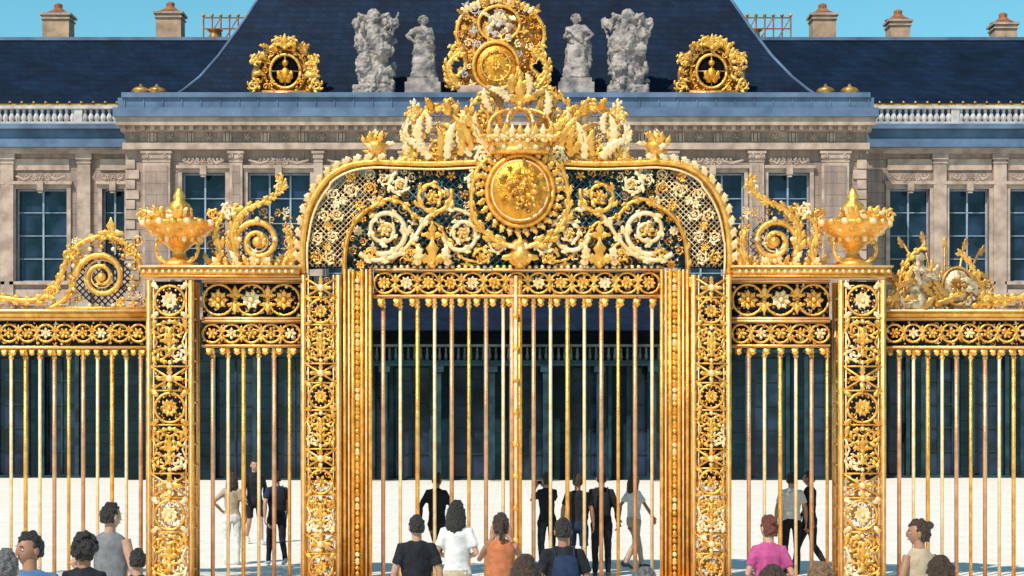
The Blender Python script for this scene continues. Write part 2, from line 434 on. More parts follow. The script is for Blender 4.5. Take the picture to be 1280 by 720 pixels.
m.use(TEAL); lattice(m,380,470,208.5,345,7,1.1,haunch,0.03)
back=[(x+3,y+3) for x,y in A if y<=336]+[(645,334),(434,334)]
m.use(BLUEI); prism(m,back,0.10,0.015)  # added sheet that makes the arch gaps dark
m.use(TEAL); lattice(m,440,645,205,335,9,0.8,in_arch,0.07)
for (x,y,r) in ((396,322,9),(414,322,9),(398,296,9),(416,297,8),(404,270,9),(422,268,9),(418,244,9),(440,240,10),(462,236,10),(440,222,6),(482,226,9),(410,309,4),(412,283,4),(420,256,4),(450,256,6),(470,252,6),(430,250,4)):
    m.use(random.choice((PALE,GOLD))); m.volute(x,y,r*0.9,random.uniform(0,360),random.choice((-1.4,1.4)),1.5,6,-0.07)
def bigscroll(cx,cy,r,a0,tr,w,lf,mat,dy=-0.14):
    m.use(mat); m.volute(cx,cy,r,a0,tr,w,lf,dy,both=True); m.use(GOLD); m.rosette(cx,cy,r*0.3,6,dy-0.03)
bigscroll(482,289,31,250,1.9,3.8,13,PALE)
bigscroll(541,246,25,20,-1.8,3.4,12,GOLD)
bigscroll(578,293,25,180,1.8,3.4,11,PALE)
bigscroll(515,318,13,90,-1.5,2.4,8,GOLD)
bigscroll(463,322,10,0,1.4,2.2,7,GOLD)
bigscroll(604,322,12,180,-1.5,2.4,8,GOLD)
bigscroll(594,228,13,0,1.5,2.6,8,PALE)
bigscroll(500,232,15,100,1.6,2.6,9,PALE)
m.use(PALE); m.vine(smooth_pts([(450,318),(470,326),(500,318),(520,296),(536,272),(560,262),(585,268),(600,284)]),3.6,2.2,12,3,1,-0.13,both=True)
m.use(GOLD); m.vine(smooth_pts([(462,262),(485,250),(505,256),(520,272),(545,280),(560,300),(580,324),(610,328)]),3,1.8,10,3,-1,-0.10,both=True)
m.use(GOLD); m.fleur(541,332,34,-0.14); m.fleur(541,300,22,-0.15)
m.use(PALE); m.leaf(520,332,60,26,12,60,-0.15); m.leaf(562,332,120,26,12,-60,-0.15)
m.pack(in_arch,(440,600,212,334),7,1.8,3200,-0.0,(GOLD,PALE,GOLD,OLDG,TEAL),4,gap=-0.6,jit=0.03)
for i in range(3,len(A)-14,2):
    x,y=A[i]; dx=A[i+1][0]-A[i-1][0]; dyy=-(A[i+1][1]-A[i-1][1]); a=math.degrees(math.atan2(dyy,dx))
    m.use(PALE if i%4 else GOLD); m.leaf(x,y,a+70,15,9,-80,-0.12,7)
# acanthus wings above
m.use(GOLD)
m.vine(smooth_pts([(498,204),(512,196),(522,178),(522,158),(532,142),(552,136),(572,142),(580,158),(572,172),(558,172),(554,162)]),4.8,2.0,16,2,1,-0.1,both=True)
m.vine(smooth_pts([(520,204),(545,198),(570,190),(590,178),(602,160),(606,140),(598,124)]),4.4,1.8,15,2,1,-0.06,both=True)
m.use(PALE); m.vine(smooth_pts([(510,200),(508,180),(506,165),(514,150),(520,138),(516,128)]),3.2,1.4,12,2,1,-0.12,both=True)
m.use(GOLD); m.volute(545,184,12,200,1.5,2.6,10,-0.13); m.volute(516,146,9,0,1.5,2.2,9,-0.13)
for (x,y,a,L,W,b) in ((538,200,120,40,13,50),(560,200,95,48,13,-40),(575,196,70,42,12,60),(590,190,100,50,12,40),(527,190,110,46,12,-50),(604,180,110,48,12,50),(560,146,80,20,10,40),(540,140,100,18,9,40),(548,196,60,36,10,70),(583,170,120,30,10,-60),(534,168,60,28,9,80)):
    m.use(random.choice((GOLD,PALE,GOLD,DEEPG))); m.leaf(x,y,a,L,W,b,-0.16,11)
def wing(x,y):
    if y>202: return False
    t=(x-500)/100
    return 500<x<612 and y> 196-62*min(1,max(0,t*2.6)) 
m.pack(wing,(500,612,134,202),7,2.0,1600,-0.02,(GOLD,PALE,GOLD,DEEPG,OLDG),9,gap=0.1)
m.use(GOLD); m.lathe([(0.04,0),(0.14,0.02),(0.10,0.08),(0.06,0.12),(0.13,0.2),(0.17,0.3),(0.12,0.36)],m.P(471,206,-0.05),14)
for i in range(26):
    a=90+random.uniform(-75,75); m.use(random.choice((GOLD,PALE,OLDG))); m.leaf(471+random.uniform(-7,7),190+random.uniform(-14,8),a,random.uniform(14,22),7,random.uniform(-70,70),-0.05+random.uniform(-0.12,0.1),7)
m.bead(471,168,4,-0.08)
m.mirror(CX)
m.build('overthrow',gate)

# --- medallion, crown
m=MB(80,0)
c=m.P(650,241,-0.2)
m.use(DEEPG)
prof=[(0.0,-0.20),(0.22,-0.19),(0.40,-0.15),(0.47,-0.10),(0.50,0.0),(0.52,0.10)]
vs=[];fs=[];n=36
for r,d in prof:
    for j in range(n):
        a=2*pi*j/n; vs.append((c.x+r*1.0*math.cos(a),c.y+d,c.z+r*1.06*math.sin(a)))
for i in range(len(prof)-1):
    for j in range(n): fs.append((i*n+j,i*n+(j+1)%n,(i+1)*n+(j+1)%n,(i+1)*n+j))
m.add(vs,fs)
m.use(GOLD); m.ring(650,241,41,3.2,-0.26,43.5,36); m.use(PALE); m.ring(650,241,35,1.2,-0.33,37,36)
for i in range(30):
    a=2*pi*i/30; m.use(PALE if i%2 else GOLD); m.bead(650+47*math.cos(a),241+50*math.sin(a),2.8,-0.2)
    m.use(GOLD); m.leaf(650+43*math.cos(a),241+45*math.sin(a),-math.degrees(a)+35,14,7,-50,-0.2,7)
rn=random.Random(21)
m.use(DEEPG)
for i in range(60):
    a=rn.uniform(0,360); R=rn.uniform(2,28); m.use(rn.choice((DEEPG,GOLD,DEEPG,OLDG))); m.leaf(650+R*math.cos(math.radians(a)),241-R*1.05*math.sin(math.radians(a)),rn.uniform(0,360),rn.uniform(7,14),5.5,rn.uniform(-80,80),-0.40+R*0.0020,6,5)
for i in range(16): m.use(GOLD); m.bead(650+rn.uniform(-20,20),241+rn.uniform(-22,22),2.6,-0.40)
for sg in (-1,1):
    m.use(GOLD); m.vine(smooth_pts([(650+sg*8,310),(650+sg*34,300),(650+sg*56,276),(650+sg*60,244),(650+sg*52,212),(650+sg*34,196)]),4,2.6,14,2,sg,-0.18,both=True)
    m.use(PALE); m.volute(650+sg*30,308,12,90,sg*1.5,2.6,9,-0.16); m.volute(650+sg*44,196,11,90,-sg*1.5,2.6,9,-0.16)
m.use(GOLD); m.fleur(650,332,36,-0.2); m.use(PALE); m.fleur(650,304,24,-0.24,270)
m.use(GOLD); m.lathe([(0.05,-0.3),(0.16,-0.22),(0.20,-0.1),(0.12,0.0),(0.17,0.06),(0.1,0.14)],m.P(650,312,-0.12),16)
cb=m.P(650,196,-0.08)
m.use(GOLD); m.lathe([(0.46,0.0),(0.50,0.03),(0.48,0.08),(0.46,0.13),(0.50,0.17),(0.48,0.2)],cb,28,1,0.7)
for i in range(12):
    a=2*pi*i/12; p=cb+Vector((0.49*math.cos(a),0.34*math.sin(a),0.1)); m.use(PALE); m.ell(p,0.045,0.045,0.045,8,5)
for i in range(8):
    a=2*pi*(i+0.5)/8; pts=[]
    for t in range(9):
        q=t/8; r=0.48*math.cos(q*pi/2)**0.6*(1+0.22*math.sin(q*pi)); z=0.2+0.52*math.sin(q*pi/2)
        pts.append(cb+Vector((r*math.cos(a),r*0.7*math.sin(a),z)))
    m.use(GOLD); m.tube(pts,0.03,6)
    for p in pts[1::2]: m.use(PALE); m.ell(p+Vector((0,-0.03,0)),0.028,0.028,0.028,6,4)
for i in range(9):
    x=612+i*9.5; m.use(PALE if i%2 else GOLD); m.fleur(x,180,20,-0.4)
m.use(GOLD); m.bead(650,137,6,-0.08); m.fleur(650,132,34,-0.08); m.fleur(650,110,22,-0.08)
for sg in (-1,1):
    for (x,y,a,L,b) in ((28,190,60,46,-60),(40,186,40,50,70),(46,176,75,48,-70),(30,150,60,36,60),(22,140,80,40,-60),(60,196,35,40,60),(62,180,55,44,-50),(74,170,60,40,60),(14,128,60,30,-70),(20,160,50,34,60),(36,140,50,30,50),(10,118,70,26,60),(52,164,90,34,-60)):
        aa=a if sg>0 else 180-a
        m.use(random.choice((GOLD,PALE,GOLD,OLDG))); m.leaf(650+sg*x,y,aa,L,10,b*sg,-0.1+random.uniform(-0.1,0.1),11)
    m.use(GOLD); m.volute(650+sg*50,150,13,90,sg*1.6,2.6,11,-0.1); m.volute(650+sg*84,134,10,90,-sg*1.6,2.2,10,-0.1)
    m.vine(smooth_pts([(650+sg*30,196),(650+sg*50,178),(650+sg*64,158),(650+sg*60,132),(650+sg*44,120),(650+sg*34,132)]),3.6,1.8,13,2,-sg,-0.12,both=True)
m.pack(lambda x,y: abs(x-650)<20+(y-100)*0.75 and not (abs(x-650)<38 and y>140),(585,715,104,200),6,2.0,1300,0.0,(GOLD,PALE,OLDG),31)
m.build('medallion_and_crown',gate)

# --- urns and S-volutes
m=MB(80,0)
c=m.P(224,334,0)
m.use(GOLD)
m.lathe([(0.30,0.0),(0.30,0.06),(0.20,0.10),(0.12,0.16),(0.10,0.24),(0.17,0.30),(0.20,0.34),(0.30,0.40),(0.46,0.52),(0.56,0.64),(0.58,0.68),(0.54,0.71),(0.40,0.68),(0.20,0.72),(0.16,0.84),(0.20,0.90),(0.17,0.98),(0.08,1.04),(0.10,1.10),(0.05,1.20),(0.01,1.26)],c,20)
for i in range(16):
    a=2*pi*i/16
    m.use(PALE if i%2 else GOLD); m.ell(c+Vector((0.56*math.cos(a),0.56*math.sin(a),0.67)),0.07,0.07,0.06,7,5)
    m.ell(c+Vector((0.34*math.cos(a),0.34*math.sin(a),0.44)),0.05,0.05,0.08,6,4)
    m.ell(c+Vector((0.46*math.cos(a+.2),0.46*math.sin(a+.2),0.55)),0.04,0.04,0.05,6,4)
for i in range(26):
    m.use(random.choice((GOLD,GOLD,OLDG,DEEPG,PALE))); m.leaf(224+random.uniform(-24,24),280+random.uniform(-4,4),90+random.uniform(-70,70),random.uniform(12,22),8,random.uniform(-70,70),random.uniform(-0.4,0.1),8)
m.use(GOLD); m.volute(180,270,8,0,1.4,2.4,7,-0.05); m.volute(268,270,8,180,-1.4,2.4,7,-0.05)
for sg in (-1,1): m.use(GOLD); m.vine(smooth_pts([(224+sg*10,332),(224+sg*24,322),(224+sg*26,306),(224+sg*16,300)]),2.6,1.6,8,2,sg,-0.2)
m.use(GOLD)
sp=m.spiral(323,303,31,5,215,-1.9,46)
m.vine(list(reversed(sp)),2.6,4.4,11,3,1,-0.08)
m.bead(323,303,7,-0.1); m.use(PALE); m.ring(323,303,12,1.6,-0.06)
m.use(GOLD)
m.vine(smooth_pts([(298,322),(292,300),(296,278),(310,262),(330,254),(346,244),(354,232),(350,222)]),4.6,2.0,14,2,1,-0.1,both=True)
m.vine(smooth_pts([(272,332),(276,310),(270,290),(278,272),(292,262),(304,262)]),4.6,2.2,14,2,1,-0.08,both=True)
m.vine(smooth_pts([(354,332),(364,316),(364,298),(356,286)]),4,2.2,12,2,-1,-0.08,both=True)
m.use(PALE); m.volute(352,236,8,0,1.5,2.2,8,-0.1); m.volute(288,264,9,90,1.5,2.4,8,-0.12)
for i in range(30):
    m.use(random.choice((GOLD,PALE,OLDG))); x=random.uniform(262,372); m.leaf(x,334,90+random.uniform(-50,50),random.uniform(12,24),8,random.uniform(-60,60),random.uniform(-0.15,0.1),7)
m.pack(lambda x,y:(x-323)**2+(y-303)**2>33**2 and y>272-(x-262)*0.2 and x<366,(264,372,262,334),7,2.4,500,0.0,(GOLD,PALE,OLDG),8)
m.use(IRON); lattice(m,292,354,272,334,8,0.7,lambda x,y:(x-323)**2+(y-303)**2<30**2,0.03)
m.use(GOLD)
for k in range(12): m.bead(266+k*9,332,4,-0.1)
for (x,y,r) in ((323,275,3.4),(345,300,3.4),(301,300,3.4),(323,327,3.4)): m.use(PALE); m.bead(x,y,r,-0.14)
m.mirror(CX)
m.build('urns_and_volutes',gate)

m=MB(80,0)
m.use(GOLD)
top=smooth_pts([(-110,372),(-40,374),(0,372),(30,376),(56,372),(74,352),(84,326),(100,306),(124,296),(150,300),(170,318),(180,344)])
m.vine(top,4.4,3.2,14,2,1,-0.05,both=True)
m.vine(smooth_pts([(60,388),(84,372),(94,346),(106,328)]),3.5,2.2,10,2,1,-0.05,both=True)
sp=m.spiral(128,347,32,4,180,-2.1,50); m.vine(sp,4.2,2,8,4,1,-0.08); m.bead(128,347,6,-0.1)
m.use(PALE); m.ring(128,347,22,1.3,-0.02); m.ring(128,347,13,1.2,-0.06)
for i in range(16):
    a=2*pi*i/16; m.use(PALE if i%2 else GOLD); m.bead(128+38*math.cos(a),347+38*math.sin(a),3,-0.06)
m.use(GOLD); m.fleur(140,298,26,-0.05); m.volute(92,318,9,0,1.4,2.4,8,-0.08); m.volute(66,366,9,0,1.4,2.4,8,-0.08); m.volute(164,312,8,0,-1.4,2.4,8,-0.08)
m.pack(lambda x,y: y<388 and y> (300 if 95<x<175 else 378-(x-60)*1.8 if 60<x<95 else 376) and (x-128)**2+(y-347)**2>36**2,(-110,182,300,388),7,2.4,1500,0.0,(GOLD,PALE,OLDG),15)
m.use(GOLD); m.box(60,186,384,387.5,-0.1,0.2)
m.use(IRON); lattice(m,95,165,315,384,8,0.9,lambda x,y:(x-128)**2+(y-347)**2<36**2,0.03)
m.build('low_cresting',gate)
# right hand trophy group
m=MB(80,0)
m.use(GOLD); m.vine(smooth_pts([(1112,384),(1122,360),(1128,336),(1142,316),(1158,308)]),4,2,12,2,-1,-0.05,both=True)
m.vine(smooth_pts([(1236,384),(1226,360),(1216,338),(1206,322),(1196,316)]),4,2,12,2,1,-0.05,both=True)
m.use(SILVER)
m.lathe([(0.22,0),(0.27,0.1),(0.20,0.2),(0.24,0.34),(0.28,0.50),(0.22,0.64),(0.10,0.70),(0.09,0.76),(0.13,0.84),(0.08,0.92),(0.02,0.96)],m.P(1148,388,0),16,0.9,0.5)
for (x0,y0,x1,y1) in ((1176,388,1128,304),(1180,388,1180,306),(1186,388,1224,314),(1170,388,1154,298),(1190,388,1204,306)):
    m.use(OLDG); m.line([(x0,y0),(x1,y1)],1.6,-0.04); m.leaf(x1,y1+6,90+(1180-x1)*0.5,15,7,0,-0.04,6)
m.use(SILVER); m.ell(m.P(1194,358,-0.1),0.22,0.10,0.28,14,9); m.use(OLDG); m.ring(1194,358,19,1.8,-0.15,23); m.rosette(1194,358,12,8,-0.20)
m.pack(lambda x,y: y>330+abs(x-1176)*0.45,(1116,1238,322,388),8,2.4,800,0.0,(SILVER,GOLD,OLDG,OLDG),55)
for i in range(50):
    m.use(random.choice((SILVER,SILVER,OLDG,OLDG,GOLD))); x=random.uniform(1118,1236); m.leaf(x,388-random.uniform(0,38),90+random.uniform(-80,80),random.uniform(16,30),8,random.uniform(-70,70),random.uniform(-0.2,0.1),8)
m.use(GOLD); m.vine(smooth_pts([(1214,384),(1232,372),(1250,376),(1275,372),(1320,376),(1400,374)]),4.6,3.4,14,2,1,-0.05,both=True)
m.pack(lambda x,y: True,(1228,1400,374,388),7,2.4,500,0.0,(GOLD,PALE,OLDG),16)
m.build('trophy_cresting',gate)

# ================================================================== PALACE
palace=empty('palace')
SP=F/81.0; YP=51.0; SW=F/84.0; YW=54.0
def wall_open(mb, px0,px1,py0,py1, ops, wy0, wy1, depth, mat):
    mb.use(mat)
    mb.box(px0,px1,py0,wy0,0,depth); mb.box(px0,px1,wy1,py1,0,depth)
    x=px0
    for a,b in sorted(ops):
        mb.box(x,a,wy0,wy1,0,depth); x=b
    mb.box(x,px1,wy0,wy1,0,depth)
def window(mb,a,b,y0,y1,nx=2,ny=4,fr=WFRAME,glass=GLASS,surround=STONE2,arch=False,carve=False):
    mb.use(glass)
    mb.box(a,b,y0,y1,0.42,0.05)
    mb.use(fr); w=1.1
    mb.box(a,a+2,y0,y1,0.32,0.08); mb.box(b-2,b,y0,y1,0.32,0.08); mb.box(a+2,b-2,y0,y0+2,0.32,0.08); mb.box(a+2,b-2,y1-2,y1,0.32,0.08)
    for i in range(1,nx): 
        x=a+(b-a)*i/nx; mb.box(x-w,x+w,y0+2,y1-2,0.33,0.07)
    for j in range(1,ny):
        y=y0+(y1-y0)*j/ny; mb.box(a+2,b-2,y-w*0.5,y+w*0.5,0.35,0.06)
    if surround:
        mb.use(surround)
        mb.box(a-5,a,y0-5,y1,-0.10,0.16); mb.box(b,b+5,y0-5,y1,-0.10,0.16); mb.box(a,b,y0-5,y0,-0.10,0.16)
        mb.box(a-7,b+7,y0-9,y0-5,-0.22,0.28); mb.box(a-7,b+7,y1,y1+4,-0.2,0.26)
    if carve:
        c=(a+b)/2; mb.box(c-4,c+4,y0-8.5,y0+3,-0.30,0.2); mb.box(c-3,c+3,y0+3,y0+6,-0.26,0.14)
        for s in (-1,1):
            mb.volute(c+s*9,y0-13,4,90,s*1.3,1.3,4,-0.2)
            mb.line([(c+s*13,y0-14),(c+s*(b-a)*0.3,y0-11),(c+s*(b-a)*0.48,y0-15)],[1.8,2.2,1.2],-0.2)
            for q in range(3): mb.leaf(c+s*(14+q*5),y0-12,90+s*20,6,4,0,-0.2,4)
        mb.rosette(c,y0-13,5,6,-0.26)
w=MB(SP,YP)
ops=[(228,282),(310,388),(408,496),(520,610),(632,722),(744,830),(850,930),(960,1012)]
wall_open(w,157,1083,188,392,ops,216,372,0.5,STONE)
for a,b in ops: window(w,a,b,216,372,2 if b-a<60 else 3,5,carve=True)
for a,b in ((180,214),(288,304),(393,404),(500,516),(614,628),(726,740),(834,846),(936,954),(1026,1060)):
    w.use(STONE2)
    w.box(a,b,199,384,-0.28,0.28); w.box(a-2.5,b+2.5,190,193,-0.38,0.38); w.box(a-1,b+1,193,199,-0.33,0.33); w.box(a-1.5,b+1.5,384,392,-0.34,0.34)
    w.box(a-0.6,b+0.6,202,203.5,-0.31,0.31)
    if b-a>14:
        w.use(STONE); w.box(a+3,b-3,208,376,-0.302,0.022); w.use(STONE2)
        for s in (-1,1): w.volute((a+b)/2+s*(b-a)*0.36,196,3,90,s*1.3,1.1,0,-0.36)
w.use(STONE2)
for k in range(15):
    y=200+k*12.6
    for x0,x1 in ((157.4,157+(17 if k%2 else 12)),(1083-(17 if k%2 else 12),1082.6)): w.box(x0,x1,y,y+11,-0.09,0.09)
w.use(STONE); 
w.wbox(w.P(157,0).x,w.P(157,0).x+0.5,YP+0.5,YP+16,0,w.P(0,188).z); w.wbox(w.P(1083,0).x-0.5,w.P(1083,0).x,YP+0.5,YP+16,0,w.P(0,188).z)
w.use(STONE2); w.box(155,1085,180,188,-0.38,1.0); w.use(STONE); w.box(157,1083,166,180,-0.22,0.9)
w.use(STONE2)
for i in range(39):
    x=168+i*23.5
    if i%2: w.box(x-2,x+2,167,179,-0.30,0.1); w.box(x+3,x+5,167,179,-0.30,0.1); w.box(x-5,x-3,167,179,-0.30,0.1)
    else: w.rosette(x,173,6,6,-0.26)
w.box(153,1087,160,166,-0.5,1.2); w.box(150,1090,150,160,-0.85,1.6)
for i in range(78):
    x=156+i*12; w.box(x,x+5,160.2,165,-0.74,0.23)
w.use(LEAD); w.box(147,1093,139,150,-1.0,1.9); w.box(152,1088,126,139,-0.8,1.9); w.box(157,1083,120,126,-0.92,2.0)
for i in range(40): 
    x=160+i*23.6; w.box(x,x+1.5,126.2,139,-0.84,0.038)
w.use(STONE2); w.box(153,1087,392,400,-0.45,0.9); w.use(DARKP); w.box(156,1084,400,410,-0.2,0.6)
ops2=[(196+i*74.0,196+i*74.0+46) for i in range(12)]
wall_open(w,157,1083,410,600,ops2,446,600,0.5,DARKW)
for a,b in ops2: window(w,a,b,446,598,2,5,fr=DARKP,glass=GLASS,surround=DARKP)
# porch roof added over the central balcony to darken the middle
w.use(SLATE)
pr=[w.P(446,368,-0.5),w.P(850,368,-0.5),w.P(866,412,-2.6),w.P(430,412,-2.6),w.P(430,416,-2.6),w.P(866,416,-2.6),w.P(850,416,0.02),w.P(446,416,0.02),w.P(446,368,0.02),w.P(850,368,0.02)]
w.add(pr,[(0,1,2,3),(3,2,5,4),(4,5,6,7),(0,3,4,7,8),(1,9,6,5,2),(8,9,1,0)])
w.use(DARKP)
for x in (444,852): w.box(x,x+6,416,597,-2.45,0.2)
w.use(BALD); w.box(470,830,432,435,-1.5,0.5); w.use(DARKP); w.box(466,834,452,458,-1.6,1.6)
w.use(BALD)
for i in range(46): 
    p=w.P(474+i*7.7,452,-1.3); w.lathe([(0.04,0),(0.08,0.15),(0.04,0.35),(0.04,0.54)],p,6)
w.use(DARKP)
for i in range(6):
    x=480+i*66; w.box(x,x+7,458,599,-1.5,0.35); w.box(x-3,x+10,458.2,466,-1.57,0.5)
w.build('pavilion_walls',palace,False)

w=MB(SW,YW)
for sgn in (0,1):
    if sgn==0: x0,x1=-330,160; ops=[(-300,-240),(-220,-160),(-140,-80),(-60,0),(20,84),(128,156)]
    else: x0,x1=1080,1610; ops=[(1112,1162),(1186,1236),(1262,1320),(1350,1410),(1430,1490),(1510,1570)]
    wall_open(w,x0,x1,186,392,ops,236,352,0.5,STONE)
    for a,b in ops:
        window(w,a,b,236,352,2,4,carve=True)
        w.use(STONE2); w.box(a-3,b+3,199,213,-0.08,0.1); w.box(a-3,b+3,362,382,-0.08,0.1)
    w.use(STONE2)
    for a,b in zip(ops,ops[1:]):
        c=(a[1]+b[0])/2; w.box(c-8,c+8,200,384,-0.2,0.2); w.box(c-10,c+10,193,200,-0.28,0.28); w.box(c-9,c+9,203,205,-0.24,0.24); w.box(c-9.5,c+9.5,384,392,-0.26,0.26)
    w.box(x0,x1,186,193,-0.35,0.6); w.use(LEAD); w.box(x0,x1,176,186,-0.6,1.2); w.box(x0,x1,164,176,-0.45,1.0); w.box(x0,x1,158,164,-0.8,1.4)
    w.use(STONE2); w.box(x0,x1,392,400,-0.35,0.8)
    o2=[(x0+14+i*62,x0+14+i*62+38) for i in range(int((x1-x0)/62)-0)]
    o2=[o for o in o2 if o[1]<x1-4]
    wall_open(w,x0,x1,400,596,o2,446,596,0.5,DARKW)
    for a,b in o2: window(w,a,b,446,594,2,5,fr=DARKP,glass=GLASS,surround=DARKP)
    w.use(BALU); w.box(x0,x1,134,138,-0.5,0.4); w.box(x0,x1,154,158,-0.5,0.4)
    x=x0+4; i=0
    while x<x1-4:
        if i%14==0: w.box(x-4,x+6,138,154,-0.45,0.3)
        else: w.lathe([(0.08,0),(0.13,0.14),(0.13,0.22),(0.06,0.4),(0.09,0.56)],w.P(x+1,154,-0.3),8)
        x+=7.6; i+=1
    w.use(OLDG); w.box(x0,x1,127,131,0.6,0.3)
    x=x0+8
    while x<x1: w.bead(x,125.5,2.0,0.6); x+=15
w.build('wing_walls',palace,False)

# roofs
r=MB(SP,YP); r.use(SLATE)
lev=[(120,218,1022,1.3),(112,230,1010,1.7),(96,250,990,2.2),(70,273,965,3.0),(40,295,942,3.9),(0,322,914,5.0),(-50,354,884,6.4),(-90,378,860,7.5)]
vs=[]
for py,a,b,dy in lev:
    s=F/(81+dy); z=EYE+(523-py)/s; xa=(a-640)/s; xb=(b-640)/s
    vs+= [(xa,YP+dy,z),(xb,YP+dy,z),(xb,YP+20-dy,z),(xa,YP+20-dy,z)]
fs=[]
for i in range(len(lev)-1):
    for j in range(4): fs.append((i*4+j,i*4+(j+1)%4,(i+1)*4+(j+1)%4,(i+1)*4+j))
k=(len(lev)-1)*4; fs.append((k,k+1,k+2,k+3)); r.add(vs,fs)
for xa,xb in ((-36,-10.5),(9.5,36)):
    z1=EYE+(523-133)/SW-0.5; z2=EYE+(523-50)/(F/92.0)
    ridge=[(xa,YW+1.0,z1-0.3),(xb,YW+1.0,z1-0.3),(xb,YW+8,z2),(xa,YW+8,z2),(xb,YW+14,z2),(xa,YW+14,z2),(xb,YW+20,z1),(xa,YW+20,z1)]
    r.add(ridge,[(0,1,2,3),(3,2,4,5),(5,4,6,7)])
r.use(LEAD)
for j in (0,1): r.tube([Vector(vs[i*4+j]) for i in range(len(lev))],0.07,8)
r.build('slate_roofs',palace,False)
r=MB(F/92.0,62.0)
for a,b in ((-320,300),(930,1580)): 
    r.use(LEAD); r.box(a,b,47,51,-0.15,0.4)
def chimney(px,wd,y0,y1=54,dy=2):
    r.use(CHIM); r.box(px-wd,px+wd,y0+12,y1,dy,1.2); r.use(STONE2); r.box(px-wd-3,px+wd+3,y0+9,y0+12,dy-0.12,1.44); r.box(px-wd-1.5,px+wd+1.5,y0+15,y0+17,dy-0.08,1.36); r.box(px-wd-2,px+wd+2,y1-8,y1-4,dy-0.08,1.36)
    r.use(RUST); r.lathe([(0.62,0),(0.66,0.06),(0.34,0.22),(0.2,0.34),(0.22,0.5),(0.12,0.58)],r.P(px,y0+9,dy+0.6),12)
for px,wd,y0 in ((57,17,-4),(201,16,-6),(-90,16,-4),(1039,15,-4),(1136,13,4),(1271,14,8),(1370,14,0)): chimney(px,wd,y0)
def ironwork(x0,x1):
    r.use(RUST)
    for y in (14,28,42): r.line([(x0,y),(x1,y)],1.0,1.5,5)
    x=x0
    while x<=x1: r.line([(x,12),(x,52)],1.1,1.5,5); r.use(OLDG); r.bead(x,11,2.4,1.5); r.use(RUST); x+=11
    for k in range(3): r.line([(x0+k*22,50),(x0+22+k*22,14)],0.8,1.5,5)
    r.use(OLDG); r.lathe([(0.5,0),(0.7,0.1),(0.3,0.3),(0.25,0.6),(0.4,0.7)],r.P((x0+x1)/2-14,50,1.2),12)
ironwork(248,308); ironwork(928,994)
r.build('chimneys_and_ironwork',palace,False)

def dormer(cx):
    d=MB(F/82.2,YP+1.2)
    d.use(LEAD); d.box(cx-28,cx+28,66,122,0.1,2.4)
    d.use(OLDG); prism(d,[(cx-38,114),(cx-38,92),(cx-30,72),(cx-14,60),(cx,57),(cx+14,60),(cx+30,72),(cx+38,92),(cx+38,114)],-0.02,0.1)
    d.use(OLDG); d.box(cx-44,cx+44,114,121,-0.25,0.6)
    d.line([(cx-38,113),(cx-38,92),(cx-30,70),(cx-14,58),(cx,55),(cx+14,58),(cx+30,70),(cx+38,92),(cx+38,113)],4.4,-0.05,8)
    d.use(VOID); 
    c=d.P(cx,90,-0.02); d.ell(c,17/d.s,0.12,19/d.s,20,10)
    d.use(GOLD); d.ring(cx,90,19,2.4,-0.14,21,24); d.use(DEEPG); d.ring(cx,90,26,2.0,-0.1,28,24)
    d.use(OLDG); d.line([(cx,70),(cx,110)],0.9,-0.17); d.line([(cx-18,90),(cx+18,90)],0.9,-0.17)
    d.use(DEEPG); d.ell(d.P(cx,94,-0.16),6/d.s,0.1,9/d.s,10,7); d.ell(d.P(cx,80,-0.18),4/d.s,0.1,4.6/d.s,10,7); d.leaf(cx-2,104,130,16,7,-40,-0.2,6); d.leaf(cx+2,104,50,16,7,40,-0.2,6)
    rn=random.Random(int(cx))
    for i in range(44):
        a=rn.uniform(-20,200); R=rn.uniform(24,35); x=cx+R*1.05*math.cos(math.radians(a)); y=88-R*math.sin(math.radians(a))
        d.use(rn.choice((GOLD,DEEPG,OLDG,OLDG))); d.leaf(x,y,a+rn.uniform(-50,50),rn.uniform(8,13),6,rn.uniform(-60,60),-0.25,6)
    for sg in (-1,1):
        d.use(GOLD); d.volute(cx+sg*40,108,8,90,sg*1.4,2.6,8,-0.3); d.volute(cx+sg*36,76,6,90,-sg*1.4,2.2,7,-0.3)
    d.use(GOLD); d.fleur(cx,62,18,-0.3); d.volute(cx-9,54,6,0,1.3,2,6,-0.3); d.volute(cx+9,54,6,180,-1.3,2,6,-0.3)
    d.pack(lambda x,y:(x-cx)**2/35**2+(y-88)**2/36**2<1 and (x-cx)**2/23**2+(y-90)**2/25**2>1 or y>102 and abs(x-cx)>16,(cx-38,cx+38,56,113),5,1.8,700,-0.18,(GOLD,DEEPG,OLDG,OLDG),int(cx))
    d.build('gilded_dormer',palace)
dormer(357); dormer(889)
d=MB(SP,YP-0.3)
for px in (176,196,1032,1062):
    d.use(OLDG); d.lathe([(0.3,0),(0.2,0.1),(0.42,0.2),(0.3,0.32),(0.08,0.40),(0.05,0.5)],d.P(px,120,0.3),10)
d.build('cornice_vases',palace)

